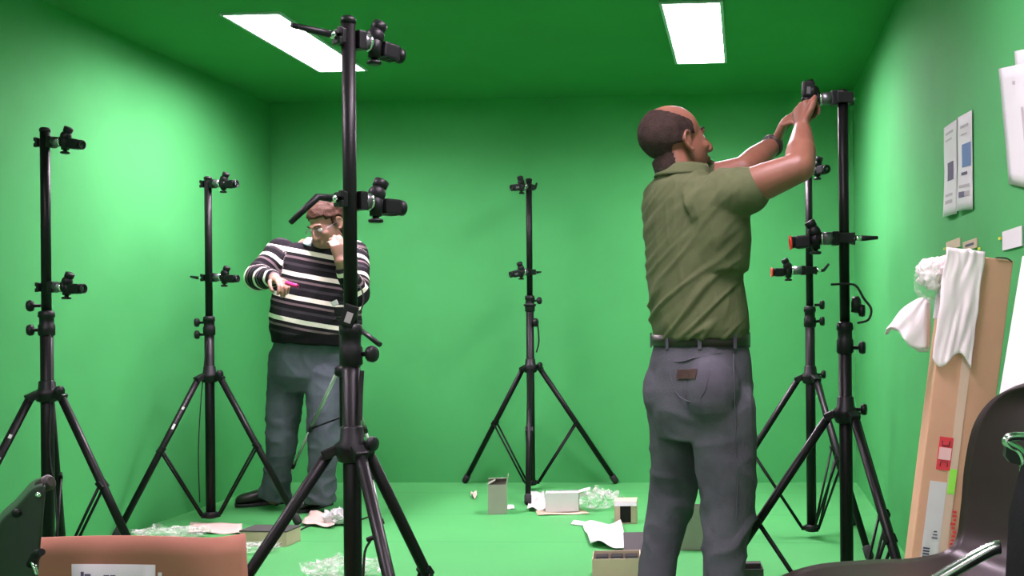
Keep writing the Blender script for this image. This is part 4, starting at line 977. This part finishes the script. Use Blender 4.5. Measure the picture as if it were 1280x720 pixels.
    LL_ -= th * abs(n2.z)
    Q2 = basis(n2, V((0, 1, 0)), ax2)
    tag(MB().box(b0 + n2 * th / 2 + V((0, -0.19, 0)) + ax2 * LL_ / 2, (th, 0.38, LL_), Q2, bev=0.003).build('white_board', M['foamboard']), 'white flat board leaning on the wall at the right picture edge', 'board')
leaning()

# ------------------------------------------------------------------ papers on the right wall
def wall_sheet(label, y_far, y_near, z_far_top, z_near_top, h, name='wall_notice', marks=(), curl=0.01, seed=0, cat='notice', shear=0.0):
    # (u: 0 far .. 1 near, v: 0 top .. 1 bottom)
    def X(u, v): return XR - 0.004 - curl * (0.5 + 0.5 * math.sin(u * 2.6 + seed)) * (0.3 + 0.7 * abs(v - 0.5) * 2 * v) - 0.001
    def pt(u, v, o_=0.0):
        return V((X(u, v) - o_, y_far + (y_near - y_far) * u - shear * v, (z_far_top + (z_near_top - z_far_top) * u) - h * v))
    o = MB().grid(lambda u, v: pt(u, v), 8, 10).build(name, M['paper'], None, solid=0.0008)
    tag(o, label, cat)
    for (m, u0, u1, v0, v1, nm) in marks:
        MB().grid(lambda u, v: pt(u0 + (u1 - u0) * u, v0 + (v1 - v0) * v, 0.0022), 4, 4).build(nm, M[m], o)
    return o
def wy(px): return W(px, 200, XR - 0.006).y
def wz(px, py): return W(px, py, XR - 0.006).z
wall_sheet('left and further of two white printed notices on the right wall', wy(1181), wy(1196), wz(1181, 160), wz(1196, 149), 0.315, seed=1,
           marks=(('ink_soft', .2, .8, .08, .11, 'printed_line'), ('ink_soft', .2, .7, .16, .18, 'printed_line'), ('ink', .35, .8, .42, .62, 'printed_picture'), ('ink_soft', .2, .75, .76, .79, 'printed_line'), ('ink_soft', .2, .75, .83, .87, 'printed_line')))
wall_sheet('right and nearer of two white printed notices, with blue picture, on the right wall', wy(1198), wy(1215), wz(1198, 147), wz(1215, 137), 0.31, seed=2,
           marks=(('ink_soft', .25, .8, .11, .14, 'printed_line'), ('ink_soft', .3, .7, .20, .215, 'printed_line'), ('ink_blue', .35, .95, .31, .55, 'printed_picture'), ('ink', .3, .7, .60, .63, 'printed_line'), ('ink_soft', .15, .85, .73, .76, 'printed_line'), ('ink', .15, .5, .80, .86, 'printed_line'), ('ink_soft', .5, .85, .80, .85, 'printed_line')))
wall_sheet('large white paper sheet high on the right wall at the picture edge', wy(1249), wy(1300), wz(1249, 85), wz(1300, 74), 0.335, seed=0, curl=0.002, shear=0.11,
           marks=(('ink_soft', .35, .42, .13, .16, 'printed_line'), ('ink_soft', .5, .56, .35, .62, 'printed_line')))
o = wall_sheet('second large white sheet peeking out above the first at the picture edge', wy(1269), wy(1320), wz(1269, 63), wz(1320, 52), 0.32, seed=0, curl=0.0, shear=0.06)
# small taped tags with yellow pins just above the leaning box
for (x0, x1, y0, h, lb_, yl) in ((1182, 1199, 303, 0.030, 'leftmost small white tag on the wall above the leaning box', 1180), (1203, 1220, 303, 0.030, 'middle small white tag with dark mark on the wall above the leaning box', 1223), (1252, 1276, 290, 0.052, 'largest white tag, nearest, on the wall above the leaning box', 1249)):
    a = W(x0, y0, XR - 0.006); b_ = W(x1, y0 - 1, XR - 0.006)
    t = MB().box(((XR - 0.003), (a.y + b_.y) / 2, a.z - h / 2), (0.003, abs(a.y - b_.y), h)).build('wall_tag', M['card_pale'] if x0 < 1240 else M['paper']); tag(t, lb_, 'tag')
    p = W(yl, y0 + 8, XR - 0.006); MB().box((XR - 0.004, p.y, p.z), (0.003, 0.03, 0.008)).build('yellow_tab', M['yellow'], t)
    if x0 == 1203: MB().box(((XR - 0.0052), (a.y + b_.y) / 2, a.z - h / 2), (0.001, abs(a.y - b_.y) * .6, 0.008)).build('printed_mark', M['ink'], t)

# ------------------------------------------------------------------ foreground chairs
def shell_chair():
    Yc = 1.95
    fw = V((-0.84, -0.54, 0)).normalized(); sd = V((-fw.y, fw.x, 0)); U = V((0, 0, 1))
    j = P(1196, 690, Yc)                     # where seat meets back, far side
    zs = 0.572
    hb = P(1292, 690, 1.98)
    base = V((hb.x, hb.y, 0)) + fw * 0.16
    t = empty('shell_chair', base, 'brown moulded shell chair in the right foreground, seat facing left', 'chair')
    # profile (forward, up) from front lip to top of back
    prof = [(0.285, -0.030), (0.262, 0.000), (0.17, 0.014), (0.04, 0.008), (-0.07, 0.000), (-0.150, 0.012), (-0.190, 0.050), (-0.212, 0.12), (-0.228, 0.20), (-0.245, 0.28), (-0.262, 0.335), (-0.27, 0.355)]
    wid = [0.15, 0.195, 0.215, 0.220, 0.215, 0.200, 0.195, 0.200, 0.205, 0.195, 0.150, 0.08]
    n = len(prof) - 1
    def smooth(u):
        k = min(int(u * n), n - 1); f = u * n - k
        def cr(a, b_, c, d): return 0.5 * (2 * b_ + (c - a) * f + (2 * a - 5 * b_ + 4 * c - d) * f * f + (3 * b_ - a - 3 * c + d) * f ** 3)
        g = lambda L_, i: L_[max(0, min(n, i))]
        x = cr(*[g(prof, k + q)[0] for q in (-1, 0, 1, 2)]); z = cr(*[g(prof, k + q)[1] for q in (-1, 0, 1, 2)]); w = cr(*[g(wid, k + q) for q in (-1, 0, 1, 2)])
        return x, z, w
    def fn(u, v):
        x, z, w = smooth(u); s_ = v * 2 - 1
        x2, z2, _ = smooth(min(1, u + 0.02)); x1, z1, _ = smooth(max(0, u - 0.02)); tx, tz = x2 - x1, z2 - z1; l_ = math.hypot(tx, tz); nx, nz = tz / l_, -tx / l_
        nx, nz = -nx * -1, -nz * -1
        c_ = 0.030 * s_ * s_ * (1 if u > 0.1 else u / 0.1)
        up_in = (abs(nx), abs(nz)) if False else (tz / l_, -tx / l_)
        return base + fw * (x + up_in[0] * c_) + sd * (s_ * w) + U * (zs + 0.012 + z + up_in[1] * c_)
    MB().grid(fn, 60, 24).build('seat_shell', M['shell'], t, solid=0.012)
    MB().tube(base + U * 0.10, base + U * (zs - 0.02), 0.025).build('gas_post', M['chrome'], t)
    MB().box(base + U * (zs - 0.012), (0.16, 0.16, 0.02), basis(fw, sd, U), bev=0.004).build('seat_plate', M['black_plastic'], t)
    for k in range(5):
        a = R(72 * k + 20); d = V((math.cos(a), math.sin(a), 0))
        lg = MB().path([base + U * 0.11, base + d * 0.13 + U * 0.095, base + d * 0.24 + U * 0.070], [0.022, 0.018, 0.013], n=10).build('base_arm', M['black_plastic'], t)
        sd_ = V((-d.y, d.x, 0)); MB().tube(base + d * 0.24 - sd_ * 0.02 + U * 0.026, base + d * 0.24 + sd_ * 0.02 + U * 0.026, 0.026).tube(base + d * 0.24 + U * 0.04, base + d * 0.24 + U * 0.07, 0.006).build('castor', M['rubber'], lg)
shell_chair()

def black_chair():
    Yc = 1.55
    bp_ = P(1300, 700, Yc); base = V((bp_.x + 0.06, Yc - 0.0, 0))
    t = empty('office_chair', base, 'black padded chair with a chrome arm at the lower right picture edge', 'chair')
    # backrest pad: side towards the camera's right edge
    b_ = MB(); U = V((0, 0, 1))
    ztop = P(1265, 560, Yc).z; xl = P(1243, 700, Yc).x
    rings = []
    for f_, dx, hw in ((0.0, 0.020, 0.03), (0.02, 0.010, 0.045), (0.08, 0.002, 0.055), (0.25, -0.004, 0.06), (0.42, -0.002, 0.06), (0.5, 0.01, 0.05)):
        rings.append((V((xl + 0.062 + dx, Yc - 0.18, ztop - 0.005 - f_)), V((hw, 0, 0)), V((0, 0.20, 0))))
    b_.loft(rings, n=32, expo=4); b_.build('backrest', M['chair_fabric'], t)
    cy = Yc - 0.18
    MB().loft([(V((xl + 0.30, cy, 0.44)), V((0.22, 0, 0)), V((0, 0.21, 0))), (V((xl + 0.30, cy, 0.49)), V((0.23, 0, 0)), V((0, 0.22, 0))), (V((xl + 0.30, cy, 0.51)), V((0.20, 0, 0)), V((0, 0.19, 0)))], n=28, expo=4).build('seat', M['chair_fabric'], t)
    MB().tube((xl + 0.30, cy, 0.08), (xl + 0.30, cy, 0.45), 0.025).build('gas_post', M['chrome'], t)
    ft = MB()
    for k in range(5):
        a = R(72 * k + 10); ft.path([V((xl + 0.30, cy, 0.09)), V((xl + 0.30 + 0.22 * math.cos(a), cy + 0.22 * math.sin(a), 0.03))], 0.018, n=10, sub=1)
    ft.build('star_base', M['black_plastic'], t)
    # chrome hook shaped arm end
    Ya = Yc
    pts = [P(1330, 546, Ya), P(1290, 546, Ya), P(1265, 546, Ya), P(1258, 551, Ya), P(1262, 556, Ya), P(1273, 562, Ya), P(1279, 573, Ya), P(1280, 590, Ya)]
    MB().path(pts, 0.0065, n=10).build('chrome_arm', M['chrome'], t)
    k = MB(); pl = [P(1258, 553, Ya), P(1270, 560, Ya), P(1277, 573, Ya), P(1274, 581, Ya), P(1262, 578, Ya), P(1256, 570, Ya)]
    f0 = [k.bm.verts.new(p + V((0, -0.004, 0))) for p in pl]; f1 = [k.bm.verts.new(p + V((0, 0.012, 0))) for p in pl]
    k.bm.faces.new(f0); k.bm.faces.new(f1[::-1])
    for i in range(6): k.bm.faces.new((f0[i], f0[(i + 1) % 6], f1[(i + 1) % 6], f1[i]))
    k.build('arm_bracket', M['seat_dark'], t)
    MB().path([P(1150, 738, Ya), P(1200, 708, Ya), P(1238, 687, Ya), P(1250, 684, Ya)], 0.010, n=12).build('chrome_rail', M['chrome'], t)
black_chair()

def left_chair():
    Yc = 1.70; c0 = P(24, 720, Yc)
    base = V((c0.x - 0.10, Yc + 0.0, 0))
    t = empty('office_chair', base, 'dark chair back with a small lever at the lower left picture edge', 'chair')
    k = MB(); U = V((0, 0, 1))
    # slab outline seen from its side edge: wide at the bottom, leaning to the right at the top
    out = [(58, 606), (52, 605), (40, 611), (32, 620), (20, 634), (8, 644), (0, 652), (-14, 690), (-26, 760), (44, 760), (48, 720), (51, 680), (55, 640)]
    f0 = [k.bm.verts.new(P(x, y, Yc)) for x, y in out]; dvw = V((c0.x, c0.y, 0)).normalized() * 0.10; f1 = [k.bm.verts.new(P(x, y, Yc) + dvw) for x, y in out]
    k.bm.faces.new(f0); k.bm.faces.new(f1[::-1]); n = len(out)
    for i in range(n): k.bm.faces.new((f0[i], f0[(i + 1) % n], f1[(i + 1) % n], f1[i]))
    bmesh.ops.recalc_face_normals(k.bm, faces=k.bm.faces[:])
    bmesh.ops.bevel(k.bm, geom=k.bm.edges[:], offset=0.006, segments=3, affect='EDGES', profile=0.5)
    for f in k.bm.faces: f.smooth = True
    k.build('backrest', M['seat_dark'], t)
    MB().lathe(P(34, 612, Yc) + V((0, 0.03, 0.0)), (1, -0.2, 0.4), [(0, 0.008), (0.004, 0.012), (0.022, 0.013), (0.026, 0.008)]).build('top_knob', M['leather'], t)
    MB().sphere(P(50, 618, Yc) + V((0, -0.004, 0)), 0.0045).build('bolt', M['chrome'], t)
    MB().sphere(P(21, 641, Yc) + V((0, -0.002, 0)), (0.008, 0.004, 0.007)).build('bolt', M['black_plastic'], t)
    lv = MB().path([P(40, 705, Yc - 0.01), P(45, 694, Yc - 0.02), P(52, 690, Yc - 0.03)], [0.009, 0.008, 0.006], n=10); lv.build('lever', M['black_plastic'], t)
    MB().path([P(40, 703, Yc - .02), P(43, 708, Yc - .03), P(46, 718, Yc - .03)], 0.0035, n=8).build('lever_pin', M['chrome'], t)
    bx = c0.x - 0.30
    MB().loft([(V((bx, Yc - 0.03, 0.44)), V((0.21, 0, 0)), V((0, 0.2, 0))), (V((bx, Yc - 0.03, 0.50)), V((0.22, 0, 0)), V((0, 0.21, 0))), (V((bx, Yc - 0.03, 0.52)), V((0.19, 0, 0)), V((0, 0.18, 0)))], n=28, expo=4).build('seat', M['chair_fabric'], t)
    MB().box((c0.x - 0.13, Yc + 0.02, 0.52), (0.04, 0.05, 0.30), Matrix.Rotation(R(8), 3, 'Y'), bev=0.006).build('back_post', M['black_plastic'], t)
    MB().tube((bx, Yc - 0.03, 0.09), (bx, Yc - 0.03, 0.45), 0.025).build('gas_post', M['chrome'], t)
    ft = MB()
    for q in range(5):
        a = R(72 * q + 10); ft.path([V((bx, Yc - 0.03, 0.09)), V((bx + 0.26 * math.cos(a), Yc - 0.03 + 0.26 * math.sin(a), 0.03))], 0.018, n=10, sub=1)
    ft.build('star_base', M['black_plastic'], t)
left_chair()
